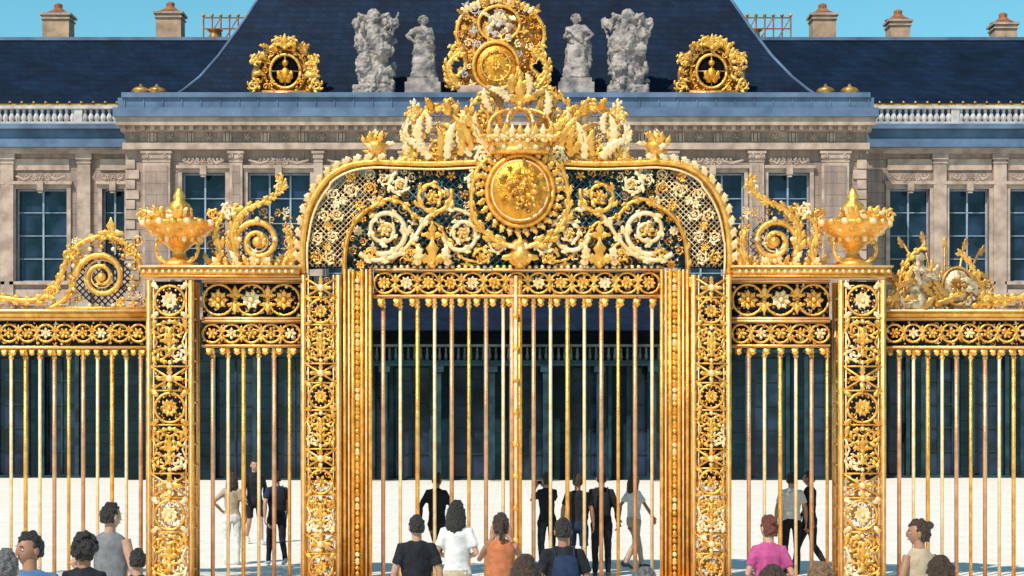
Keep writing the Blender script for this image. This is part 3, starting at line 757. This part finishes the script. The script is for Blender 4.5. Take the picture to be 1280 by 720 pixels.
# gilded clock
ck=empty('gilded_clock')
d=MB(F/81.6,YP+0.6)
d.use(STONE2); d.box(572,676,108,121,-0.3,1.2)
prof=[(575,110),(572,96),(582,84),(578,66),(572,50),(572,32),(582,14),(600,3),(622,-2),(645,3),(664,14),(678,32),(680,50),(672,66),(664,84),(674,96),(672,110)]
d.use(OLDG); prism(d,prof,0,0.7)
d.use(GOLD); P2=smooth_pts(prof); d.vine(P2,3.0,3.0,9,3,1,-0.05)
d.use(DEEPG); d.ell(d.P(620,84,-0.1),27/d.s,0.3,29/d.s,24,12)
d.use(GOLD); d.ring(620,84,28,3.0,-0.25,30,28); d.ring(620,84,18,1.3,-0.42,19,24); d.rosette(620,84,7,8,-0.5)
for i in range(12):
    a=2*pi*i/12; d.use(OLDG if i%2 else GOLD); d.leaf(620+12*math.cos(a),84-13*math.sin(a),math.degrees(a),10,3.5,0,-0.36,4)
d.use(GOLD); d.ring(624,30,26,2.6,-0.1,22,24)
rn=random.Random(4)
for i in range(40):
    a=rn.uniform(0,360); R=rn.uniform(4,20); d.use(rn.choice((STONE2,PALE,BALU))); d.leaf(624+R*math.cos(math.radians(a)),31-R*.85*math.sin(math.radians(a)),rn.uniform(0,360),rn.uniform(7,11),5,rn.uniform(-70,70),-0.12,6)
d.pack(lambda x,y: (x-620)**2/30**2+(y-84)**2/32**2>1 and (x-624)**2/25**2+(y-30)**2/21**2>1 and abs(x-625)<50-(8 if 60<y<90 else 0),(574,676,4,110),6,1.8,1300,-0.12,(GOLD,GOLD,OLDG,BALU,DEEPG,PALE),77,gap=0.2)
for sg in (-1,1):
    d.use(GOLD); d.vine(smooth_pts([(622+sg*48,112),(622+sg*58,100),(622+sg*62,84),(622+sg*54,72),(622+sg*44,66)]),4,2.2,13,2,sg,-0.2,both=True)
    d.volute(622+sg*58,104,10,90,sg*1.4,2.8,10,-0.2); d.volute(622+sg*50,66,9,90,-sg*1.4,2.6,9,-0.2)
for i in range(18): d.use(random.choice((GOLD,OLDG,PALE))); d.leaf(580+i*5,8+abs(i-8.5)*1.8-5,90+(8.5-i)*6,11,6,random.uniform(-50,50),-0.1,6)
d.build('clock_case',ck)

# ================================================================== FIGURES
def cloth(name,c,c2=None): return nmat(name,c,c2,14,0.85,0,0.25,60,spec=0.2)
SK=[nmat('skin_light',(0.50,0.28,0.19),(0.42,0.22,0.15),10,0.5,spec=0.35),nmat('skin_tan',(0.36,0.18,0.11),(0.30,0.145,0.085),10,0.5,spec=0.35),nmat('skin_deep',(0.16,0.08,0.05),(0.12,0.06,0.04),10,0.5,spec=0.35)]
HAIRM={'black':nmat('hair_black',(0.012,0.010,0.010),(0.03,0.022,0.018),40,0.45,0,0.8,90),
 'brown':nmat('hair_brown',(0.07,0.035,0.018),(0.035,0.018,0.01),40,0.5,0,0.8,90),
 'auburn':nmat('hair_auburn',(0.20,0.045,0.025),(0.10,0.025,0.018),40,0.5,0,0.8,90),
 'blond':nmat('hair_blond',(0.26,0.15,0.07),(0.14,0.08,0.04),40,0.5,0,0.8,90),
 'grey':nmat('hair_grey',(0.18,0.17,0.17),(0.08,0.08,0.085),40,0.5,0,0.8,90)}
EYE_D=nmat('eye_iris',(0.02,0.013,0.01),None,5,0.2); EYE_W=nmat('eye_white',(0.7,0.68,0.65),None,5,0.3); LIP=nmat('lips',(0.40,0.14,0.11),None,8,0.45)
SHOE=nmat('shoe_leather',(0.04,0.035,0.03),(0.02,0.02,0.02),8,0.5); SHOEW=nmat('shoe_white',(0.6,0.6,0.58),None,8,0.6)
PHONE=nmat('phone_black',(0.015,0.015,0.018),None,5,0.15)
CL={'white':cloth('cloth_white',(0.72,0.70,0.68),(0.60,0.58,0.57)),'black':cloth('cloth_black',(0.02,0.022,0.028),(0.012,0.012,0.016)),'navy':cloth('cloth_navy',(0.02,0.035,0.08),(0.012,0.02,0.05)),
 'grey':cloth('cloth_grey',(0.20,0.20,0.21),(0.14,0.14,0.15)),'magenta':cloth('cloth_magenta',(0.46,0.09,0.24),(0.34,0.05,0.16)),'orange':cloth('cloth_orange',(0.52,0.18,0.08),(0.40,0.12,0.05)),
 'denim':cloth('cloth_denim',(0.06,0.10,0.19),(0.04,0.07,0.13)),'beige':cloth('cloth_beige',(0.48,0.38,0.27),(0.38,0.29,0.20)),'teal':cloth('cloth_teal',(0.03,0.13,0.16),(0.02,0.09,0.11)),'red':cloth('cloth_red',(0.42,0.03,0.03),(0.30,0.02,0.02)),'blue':cloth('cloth_blue',(0.10,0.20,0.38),(0.07,0.14,0.28))}
ctex=bpy.data.textures.new('cloth_folds','CLOUDS'); ctex.noise_scale=0.12
htex=bpy.data.textures.new('hair_locks','CLOUDS'); htex.noise_scale=0.03
stex=bpy.data.textures.new('stone_wear','CLOUDS'); stex.noise_scale=0.12

def rem(ob,vox,sm=6,tex=None,st=0.0):
    md=ob.modifiers.new('Remesh','REMESH'); md.mode='VOXEL'; md.voxel_size=vox; md.use_smooth_shade=True
    if sm: s=ob.modifiers.new('Smooth','SMOOTH'); s.factor=0.5; s.iterations=sm
    if tex: dd=ob.modifiers.new('Folds','DISPLACE'); dd.texture=tex; dd.strength=st; dd.mid_level=0.5; dd.texture_coords='LOCAL'

def loft(mb,rings,n=18):
    vs=[];fs=[]
    for cx,cy,cz,rx,ry in rings:
        for j in range(n):
            a=2*pi*j/n; vs.append((cx+rx*math.cos(a),cy+ry*math.sin(a),cz))
    for i in range(len(rings)-1):
        for j in range(n): fs.append((i*n+j,i*n+(j+1)%n,(i+1)*n+(j+1)%n,(i+1)*n+j))
    fs.append(tuple(range(n-1,-1,-1))); fs.append(tuple((len(rings)-1)*n+j for j in range(n)))
    mb.add(vs,fs)
def V(*a): return Vector(a)
ARM={'down':((.245,.03,1.16),(.265,-.04,.91),(0,-.15,-1)),'bent':((.25,.05,1.17),(.15,-.19,1.13),(-.55,-.6,.1)),
 'photo':((.25,-.20,1.27),(.09,-.37,1.49),(-.15,-.15,1)),'fwd':((.24,-.12,1.18),(.25,-.26,.97),(0,-.35,-.9)),'back':((.25,.13,1.18),(.26,.15,.93),(0,.0,-1)),
 'hip':((.36,.05,1.2),(.19,-.04,1.02),(-.7,-.3,-.5)),'up':((.30,-.05,1.60),(.20,-.12,1.84),(-.1,-.1,1)),'head':((.33,-.03,1.52),(.12,-.04,1.70),(-.6,0,.4))}
def head_mesh(skin,fem):
    h=MB(); h.use(skin); nu,nv=36,26; vs=[];fs=[]
    g=lambda a,b,s: math.exp(-((a/s)**2+(b/s)**2))
    for i in range(nv+1):
        th=pi*i/nv
        for j in range(nu):
            ph=2*pi*j/nu; dx=math.sin(th)*math.cos(ph); dy=math.sin(th)*math.sin(ph); dz=math.cos(th)
            x=dx*.077; y=dy*.098; z=dz*.12
            if dz<0: x*=1-0.30*(-dz)**1.3; y*=1-0.12*(-dz)
            if dy>0 and dz<-0.2: y*=1-0.35*(-dz-0.2)
            if dy<0:
                f=0
                f-=0.024*g(dx,(dz+.12)*0.75,.15)
                f-=0.010*g(dx,(dz-.10),.11)
                f+=0.011*(g(dx-.40,dz-.06,.20)+g(dx+.40,dz-.06,.20))
                f-=0.006*g(dx*0.5,(dz-.27)*1.6,.22)
                f-=0.008*g(dx*0.7,(dz+.47)*1.5,.17)
                f-=0.009*g(dx*0.8,(dz+.80),.22)
                y+=f
            vs.append((x,y,z))
    for i in range(nv):
        for j in range(nu): fs.append((i*nu+j,(i+1)*nu+j,(i+1)*nu+(j+1)%nu,i*nu+(j+1)%nu))
    h.add(vs,fs)
    for s in (-1,1):
        h.use(skin); h.ell((s*.079,.008,-.005),.012,.022,.033,10,7); h.ell((s*.010,-.108,-.030),.008,.009,.007,8,5)
        h.use(EYE_W); h.ell((s*.030,-.0815,.008),.0135,.009,.0085,10,6); h.use(EYE_D); h.ell((s*.030,-.088,.008),.0065,.004,.0068,8,5)
        h.tube([V(s*.014,-.092,.030),V(s*.030,-.094,.035),V(s*.047,-.084,.030)],.0032,5)
    h.use(LIP); h.tube([V(-.022,-.0925,-.060),V(0,-.103,-.057),V(.022,-.0925,-.060)],[.003,.0065,.003],6)
    return h
def hair_mesh(kind,mat):
    h=MB(); h.use(mat); nu,nv=30,20; vs=[]; keep=[]
    for i in range(nv+1):
        th=pi*i/nv
        for j in range(nu):
            ph=2*pi*j/nu; dx=math.sin(th)*math.cos(ph); dy=math.sin(th)*math.sin(ph); dz=math.cos(th)
            k=1.13 if kind!='short' else 1.09
            vs.append((dx*.079*k,dy*.100*k+.004,dz*.122*(k+0.01)+.004)); keep.append((dx,dy,dz))
    fs=[]
    for i in range(nv):
        for j in range(nu):
            q=(i*nu+j,(i+1)*nu+j,(i+1)*nu+(j+1)%nu,i*nu+(j+1)%nu)
            x,y,z=(sum(keep[a][k] for a in q)/4 for k in range(3))
            face=(y<-0.25 and z<0.52+0.15*abs(x)) or (y<0.15 and z<0.12) or z<(-0.42 if kind=='short' else -0.6)
            if not face: fs.append(q)
    h.add(vs,fs); return h

def person(name,x,y,h=1.72,head=180,arms=('down','down'),legs='stand',top='grey',bot='denim',hair='brown',hk='short',sk=0,fem=False,sleeve='short',low='trousers',lean=0,turn=0,bag=None,stone=None,vox=0.016,scale=None):
    e=empty(name); root=Matrix.Translation((x,y,0))@Matrix.Rotation(math.radians(head),4,'Z')@Matrix.Scale(scale or h/1.75,4)
    e.matrix_world=root
    skin=stone or SK[sk]; tm=stone or CL[top]; bm=stone or CL[bot]; hm=stone or HAIRM[hair]
    sw=.185 if not fem else .165
    L=math.radians(lean)
    def ln(p):
        p=Vector(p)
        if lean and p.z>0.95:
            d=p.z-0.95; return V(p.x,p.y*math.cos(L)-d*math.sin(L),0.95+d*math.cos(L)+p.y*math.sin(L)*0.0)
        return p
    t=MB(); t.use(tm)
    wst=.135 if fem else .155
    rings=[(0,.0,.86,.172,.118),(0,.0,.95,.168,.118),(0,-.005,1.06,wst,.105),(0,-.01,1.18,wst+.015,.115),(0,-.015 if not fem else -.03,1.30,sw-.015,.122 if not fem else .135),(0,0,1.40,sw-.01,.108),(0,.005,1.465,sw-.055,.08),(0,.01,1.50,.068,.062)]
    rr=[]
    for cx,cy,cz,rx,ry in rings:
        p=ln((cx,cy,cz)); rr.append((p.x,p.y,p.z,rx,ry))
    loft(t,rr,20)
    hands=[]
    sk_=MB(); sk_.use(skin)
    for s,arm in zip((-1,1),arms):
        E,W,D=ARM[arm]; S0=ln((s*(sw-.03),.005,1.425)); E=ln((s*(E[0]-(.02 if fem else 0)),E[1],E[2])); W=ln((s*W[0],W[1],W[2])); D=V(s*D[0],D[1],D[2]).normalized()
        a=.052 if not fem else .044
        mid=S0.lerp(E,.5)
        if sleeve=='long': t.tube([ln((s*.09,0,1.42)),S0,mid,E,E.lerp(W,.5),W.lerp(E,.06)],[.06,a+.014,a+.006,a-.002,a-.010,a-.014],12)
        elif sleeve=='short': t.tube([ln((s*.09,0,1.42)),S0,mid,S0.lerp(E,.72)],[.06,a+.016,a+.012,a+.012],12)
        else: t.tube([ln((s*.07,0,1.42)),ln((s*(sw-.06),0,1.425))],[.06,.05],12)
        sk_.tube([S0,mid,E,E.lerp(W,.35),W],[a,a-.005,a-.014,a-.012,.026],12)
        inn=V(-s,0,0); nrm=(inn-D*inn.dot(D))
        if nrm.length<.1: nrm=V(0,-1,0)
        nrm.normalize(); side=D.cross(nrm).normalized()
        if side.y>0: side=-side
        if arm in('photo','up'): nrm,side=side*1.0,nrm
        sk_.tube([W-D*.02,W+D*.03,W+D*.085],[(.027,.02),(.040,.016),(.040,.013)],12,up=nrm)
        for k,(o,ll) in enumerate(((.030,.070),(.010,.080),(-.010,.075),(-.030,.058))):
            b0=W+D*.075+side*o; b1=b0+D*ll*.5+nrm*.006; b2=b1+D*ll*.3+nrm*.016; b3=b2+D*ll*.15+nrm*.02
            sk_.tube([b0,b1,b2,b3],[.0098,.0092,.0085,.007],8)
        b0=W+D*.02+side*.028; b1=b0+D*.03+side*.026+nrm*.006; b2=b1+D*.032+side*.008+nrm*.01
        sk_.tube([b0,b1,b2],[.013,.011,.008],8)
        hands.append(W+D*.09+nrm*.02)
    sk_.tube([ln((0,.012,1.42)),ln((0,.008,1.50)),ln((0,0,1.57))],[.058,.052,.052],14)
    b=MB(); b.use(bm); sh=MB(); sh.use(stone or random.choice((SHOE,SHOE,SHOEW)))
    for s in (-1,1):
        if legs=='walk':
            kn,an,up=((s*.10,-.17,.50),(s*.10,-.25,.10),0) if s>0 else ((s*.10,.03,.48),(s*.10,.27,.15),.5)
        else: kn,an,up=(s*.105,-.02,.49),(s*.11,.02,.085),0
        hp=V(s*.095,0,.90); kn=V(*kn); an=V(*an)
        if low=='trousers': b.tube([hp,hp.lerp(kn,.4),kn,kn.lerp(an,.4),an+V(0,0,-.02)],[.095,.082,.062,.058,.048],14)
        elif low=='shorts': b.tube([hp,hp.lerp(kn,.4),hp.lerp(kn,.85)],[.095,.086,.078],14)
        sk_.tube([hp+V(0,0,-.1),hp.lerp(kn,.5),kn,kn.lerp(an,.3),an],[.075,.066,.05,.05,.034],12)
        tz=-.05 if up else -.045
        sh.tube([an+V(0,.05,tz+(.05 if up else 0)),an+V(0,.0,-.03),an+V(0,-.09,tz),an+V(0,-.17,tz-.005-(.04 if up else 0)),an+V(0,-.195,tz-.01-(.045 if up else 0))],[(.036,.036),(.042,.05),(.046,.034),(.040,.026),(.022,.016)],12,up=V(0,0,1))
    if low=='skirt': loft(b,[(0,0,.50,.25,.21),(0,0,.65,.225,.185),(0,0,.82,.19,.145),(0,0,.98,.155,.115),(0,0,1.02,.14,.105)],20)
    elif low=='robe': loft(b,[(0,0,.02,.30,.24),(.02,0,.4,.26,.21),(0,0,.82,.23,.18),(0,0,.98,.20,.15),(0,0,1.02,.17,.13)],20)
    else: loft(b,[(0,0,.82,.165,.115),(0,0,.92,.172,.122),(0,0,1.0,.155,.112)],18)
    if stone:
        loft(t,[(.10,.10,.30,.22,.12),(.08,.12,.8,.24,.12),(0,.10,1.3,.24,.10),(0,.06,1.46,.14,.09)],18)
        t.tube([V(-.18,-.08,1.40),V(0,-.14,1.22),V(.18,-.10,1.0),V(.22,0,.85)],[.05,.06,.07,.05],10)
    tx=stex if stone else ctex
    ob=t.build('top',e); rem(ob,vox,4,tx,.028 if not stone else .09)
    ob=b.build('legwear',e); rem(ob,vox,4,tx,.026 if not stone else .09)
    ob=sk_.build('arms_and_neck',e); rem(ob,.0065 if not stone else .012,2)
    ob=sh.build('shoes',e); rem(ob,.01,2)
    hm_=head_mesh(skin,fem)
    if stone: hm_.mats=[stone]*len(hm_.mats)
    hd=hm_.build('head',e); hp=ln((0,-.015,1.635)); hd.location=hp; hd.rotation_euler=(math.radians(lean*0.5),0,math.radians(turn))
    if hk!='bald':
        ha=hair_mesh(hk,hm).build('hair',hd)
        so=ha.modifiers.new('Solid','SOLIDIFY'); so.thickness=.016; so.offset=-1
        ss=ha.modifiers.new('Sub','SUBSURF'); ss.levels=2; ss.render_levels=2
        dd=ha.modifiers.new('Locks','DISPLACE'); dd.texture=htex; dd.strength=.034; dd.mid_level=.45; dd.texture_coords='LOCAL'
        if hk in('long','bun','curly','pony'):
            q=MB(); q.use(hm)
            if hk=='long':
                for i in range(15):
                    a=math.radians(-8+196*i/14)
                    p0=V(.078*math.cos(a),.092*math.sin(a)+.004,.04); p1=V(.092*math.cos(a),.108*math.sin(a)+.006,-.06); ll=random.uniform(.20,.28)
                    p2=V(.098*math.cos(a),.10*math.sin(a)+.02,-.15); p3=V(.085*math.cos(a),.08*math.sin(a)+.035,-ll)
                    q.tube([p0,p1,p2,p3],[.024,.027,.024,.009],8)
            elif hk=='bun': q.ell((0,.10,.075),.045,.045,.043,14,9); q.tube([V(0,.07,.05),V(0,.1,.07)],.03,10)
            elif hk=='pony': q.tube([V(0,.09,.05),V(0,.135,.03),V(0,.145,-.05),V(0,.125,-.16)],[.022,.03,.028,.008],10)
            elif hk=='curly':
                rn=random.Random(5)
                for i in range(70):
                    a=rn.uniform(0,2*pi); u=rn.uniform(-.35,1); rr2=math.sqrt(max(0,1-u*u)); dx,dy,dz=rr2*math.cos(a),rr2*math.sin(a),u
                    if dy<-.35 and dz<.5: continue
                    q.ell((dx*.092,dy*.11+.012,dz*.13+.01),.030,.030,.030,7,5)
            qo=q.build('hair_length',hd); rem(qo,.008,2,htex,.026)
    if 'photo' in arms and not stone:
        p=MB(); p.use(PHONE); c=(hands[0]+hands[1])/2; p.wbox(c.x-.075,c.x+.075,c.y-.03,c.y-.021,c.z-.035,c.z+.04)
        po=p.build('camera_phone',e,False); bv=po.modifiers.new('Bevel','BEVEL'); bv.width=.004; bv.segments=2
    if bag:
        p=MB(); p.use(CL[bag]); loft(p,[(0,.20,1.02,.10,.05),(0,.205,1.05,.135,.075),(0,.205,1.25,.135,.08),(0,.19,1.38,.115,.06),(0,.17,1.42,.06,.03)],18)
        for s in (-1,1): p.tube([V(s*.09,.16,1.40),V(s*.10,.05,1.50),V(s*.11,-.10,1.42),V(s*.12,-.14,1.25),V(s*.13,-.02,1.10),V(s*.11,.15,1.06)],.014,8)
        rem(p.build('backpack',e),.012,3,ctex,.012)
    return e

def at(px,py,h,**k):
    """ground position of a visitor of height h whose head top falls on the given image pixel"""
    s=(py-523.0)/(EYE-h); d=F/s
    return ((px-640.0)/s, CAMY+d)
def tour(name,px,py,h=1.72,**k):
    x,y=at(px,py,h); return person(name,x,y,h,**k)

# foreground visitors
tour('man',37,668,1.76,head=205,turn=115,top='blue',hair='black',sk=1,arms=('down','bent'))
tour('man',6,690,1.74,head=180,top='denim',hair='grey')
tour('woman',106,671,1.66,head=175,top='black',bot='black',hair='black',hk='curly',sk=1,fem=True,sleeve='short')
tour('man',138,631,1.78,head=165,turn=-25,top='grey',hair='black',sleeve='none',sk=0,arms=('down','hip'))
tour('boy',172,688,1.46,head=185,top='black',hair='black')
tour('woman',571,628,1.68,head=178,turn=-30,top='white',bot='beige',hair='black',hk='long',fem=True,arms=('bent','bent'),sk=0)
tour('man',521,646,1.62,head=190,top='black',bot='black',hair='black',arms=('down','down'))
tour('woman',626,644,1.64,head=180,top='orange',bot='denim',hair='brown',hk='pony',fem=True,arms=('photo','photo'),sk=1,sleeve='none')
tour('woman',657,698,1.68,head=180,top='blue',hair='brown',hk='long',fem=True)
tour('man',704,650,1.66,head=185,top='black',bot='black',hair='black',bag='navy',sk=1)
tour('woman',962,647,1.64,head=180,turn=25,top='magenta',bot='magenta',hair='auburn',hk='bun',fem=True,arms=('bent','bent'),lean=6,low='skirt')
tour('woman',1149,652,1.66,head=200,turn=60,top='beige',bot='white',hair='brown',hk='bun',fem=True,sk=1,sleeve='none',arms=('down','bent'))
tour('man',1176,699,1.74,head=180,top='grey',hair='brown')
tour('man',966,711,1.75,head=180,top='teal',hair='brown')
tour('woman',1026,708,1.70,head=180,top='white',hair='blond',hk='long',fem=True)
tour('man',806,714,1.74,head=170,top='beige',hair='grey')
# visitors in the court beyond the gate
behind=[(318,575,1.74,'black','black','walk',20),(290,592,1.62,'beige','white','stand',180),(346,590,1.66,'navy','black','walk',200),
(546,592,1.68,'black','black','walk',150),
(684,592,1.66,'black','black','stand',200),(722,594,1.68,'black','navy','stand',170),
(752,590,1.72,'black','black','stand',180),(792,593,1.64,'white','beige','walk',120),(989,592,1.68,'white','black','stand',180),
(1012,590,1.70,'black','black','walk',240)]
hs=['black','brown','black','black','brown','brown']
for i,(px,py,h,tp,bt,lg,hdg) in enumerate(behind):
    fem=(i%3==1)
    tour('woman' if fem else 'man',px,py,h,head=hdg,top=tp,bot=bt,legs=lg,hair=hs[i%6],hk=('long' if i%2 else 'bun') if fem else 'short',fem=fem,sk=i%2,arms=(('fwd','back') if lg=='walk' else random.choice((('down','down'),('bent','down'),('photo','photo'),('down','hip')))),bag='black' if i%4==2 else None,low='trousers' if i%5 else 'shorts',sleeve='long' if i%3==0 else 'short',vox=.02)

# palace statues
def statue(px,top,arms,hdg,low='robe'):
    yb=YP+0.3; s=F/(yb-CAMY); x=(px-640)/s; z0=EYE+(523-120)/(F/81.0); H=(120-top)/s
    pb=MB(); pb.use(STATUE); pb.wbox(-0.75,0.75,-0.6,0.6,0,0.55); pb.wbox(-0.65,0.65,-0.5,0.5,0.55,0.75)
    e=person('stone_statue',x,yb,1.75,head=hdg,arms=arms,low=low,sleeve='long',stone=STATUE,vox=.022,hk='curly',scale=(H-0.75)/1.75)
    e.scale=(e.scale[0]*1.3,e.scale[1]*1.2,e.scale[2])
    e.location.z=z0+0.75
    q=pb.build('plinth',None,False); q.location=(x,yb,z0); q.parent=e
    bpy.context.view_layer.update(); q.matrix_parent_inverse=e.matrix_world.inverted()
statue(529,20,('hip','bent'),20); statue(720,18,('bent','hip'),-20)
def trophy(px,top,w,seed):
    yb=YP+0.3; s=F/(yb-CAMY); x=(px-640)/s; z0=EYE+(523-120)/(F/81.0); H=(120-top)/s; W=w/s; rn=random.Random(seed)
    t=MB(); t.use(STATUE)
    t.wbox(-W*.42,W*.42,-.5,.5,0,.45)
    t.lathe([(W*.30,.45),(W*.34,H*.25),(W*.26,H*.38),(W*.36,H*.52),(W*.40,H*.64),(W*.26,H*.74),(W*.12,H*.78),(W*.17,H*.86),(W*.13,H*.93),(W*.03,H*.97)],(0,0,0),16,1,.8)
    for i in range(60):
        a=rn.uniform(0,2*pi); z=rn.uniform(.5,H*.82); R=W*rn.uniform(.24,.44); t.ell((R*math.cos(a),R*.8*math.sin(a),z),rn.uniform(.07,.18),rn.uniform(.07,.15),rn.uniform(.10,.34),9,6)
    for i in range(11):
        a=rn.uniform(-1,1); t.tube([V(a*.25,.1,.5),V(a*W*.55,.1,H*rn.uniform(.75,.98))],[.07,.05],8); t.ell((a*W*.5,.1,H*.82),.16,.08,.26,8,6)
    t.ell((-W*.2,-.5,H*.35),.34,.12,.46,14,8); t.ell((W*.25,-.45,H*.5),.26,.12,.32,14,8)
    for s_ in (-1,1): t.tube([V(s_*W*.12,0,H*.86),V(s_*W*.3,0,H*.9),V(s_*W*.34,0,H*.80)],[.12,.14,.05],8)
    ob=t.build('stone_trophy'); ob.location=(x,yb,z0); rem(ob,.04,1,stex,.16)
trophy(467,6,60,1); trophy(785,6,60,2)

# ================================================================== camera, light, sky
cam=bpy.data.cameras.new('Camera'); co=bpy.data.objects.new('Camera',cam); scene.collection.objects.link(co)
co.location=(0,CAMY,EYE); co.rotation_euler=(pi/2,0,0); cam.lens=36*F/1280; cam.sensor_width=36; cam.shift_y=163/1280; cam.clip_end=3000; scene.camera=co
sd=Vector((-0.46,-0.72,1.0)).normalized(); el=math.asin(sd.z)
sun=bpy.data.lights.new('Sun','SUN'); sun.energy=5.0; sun.angle=math.radians(0.6); sun.color=(1.0,0.91,0.79)
so=bpy.data.objects.new('Sun',sun); so.rotation_euler=sd.to_track_quat('Z','Y').to_euler(); scene.collection.objects.link(so)
wd=bpy.data.worlds.new('World'); scene.world=wd; wd.use_nodes=True; N=wd.node_tree.nodes; Lk=wd.node_tree.links
bg=N['Background']; sk=N.new('ShaderNodeTexSky'); sk.sky_type='NISHITA'; sk.sun_disc=False; sk.sun_elevation=el; sk.sun_rotation=math.atan2(sd.x,sd.y); sk.air_density=1.0; sk.ozone_density=1.0; sk.dust_density=0.3
mx=N.new('ShaderNodeMix'); mx.data_type='RGBA'; mx.blend_type='MULTIPLY'; mx.inputs['Factor'].default_value=1.0; mx.inputs['B'].default_value=(0.50,0.98,0.93,1)
Lk.new(sk.outputs['Color'],mx.inputs['A']); Lk.new(mx.outputs['Result'],bg.inputs['Color']); bg.inputs['Strength'].default_value=0.145
scene.view_settings.view_transform='Standard'; scene.view_settings.look='None'; scene.view_settings.exposure=0
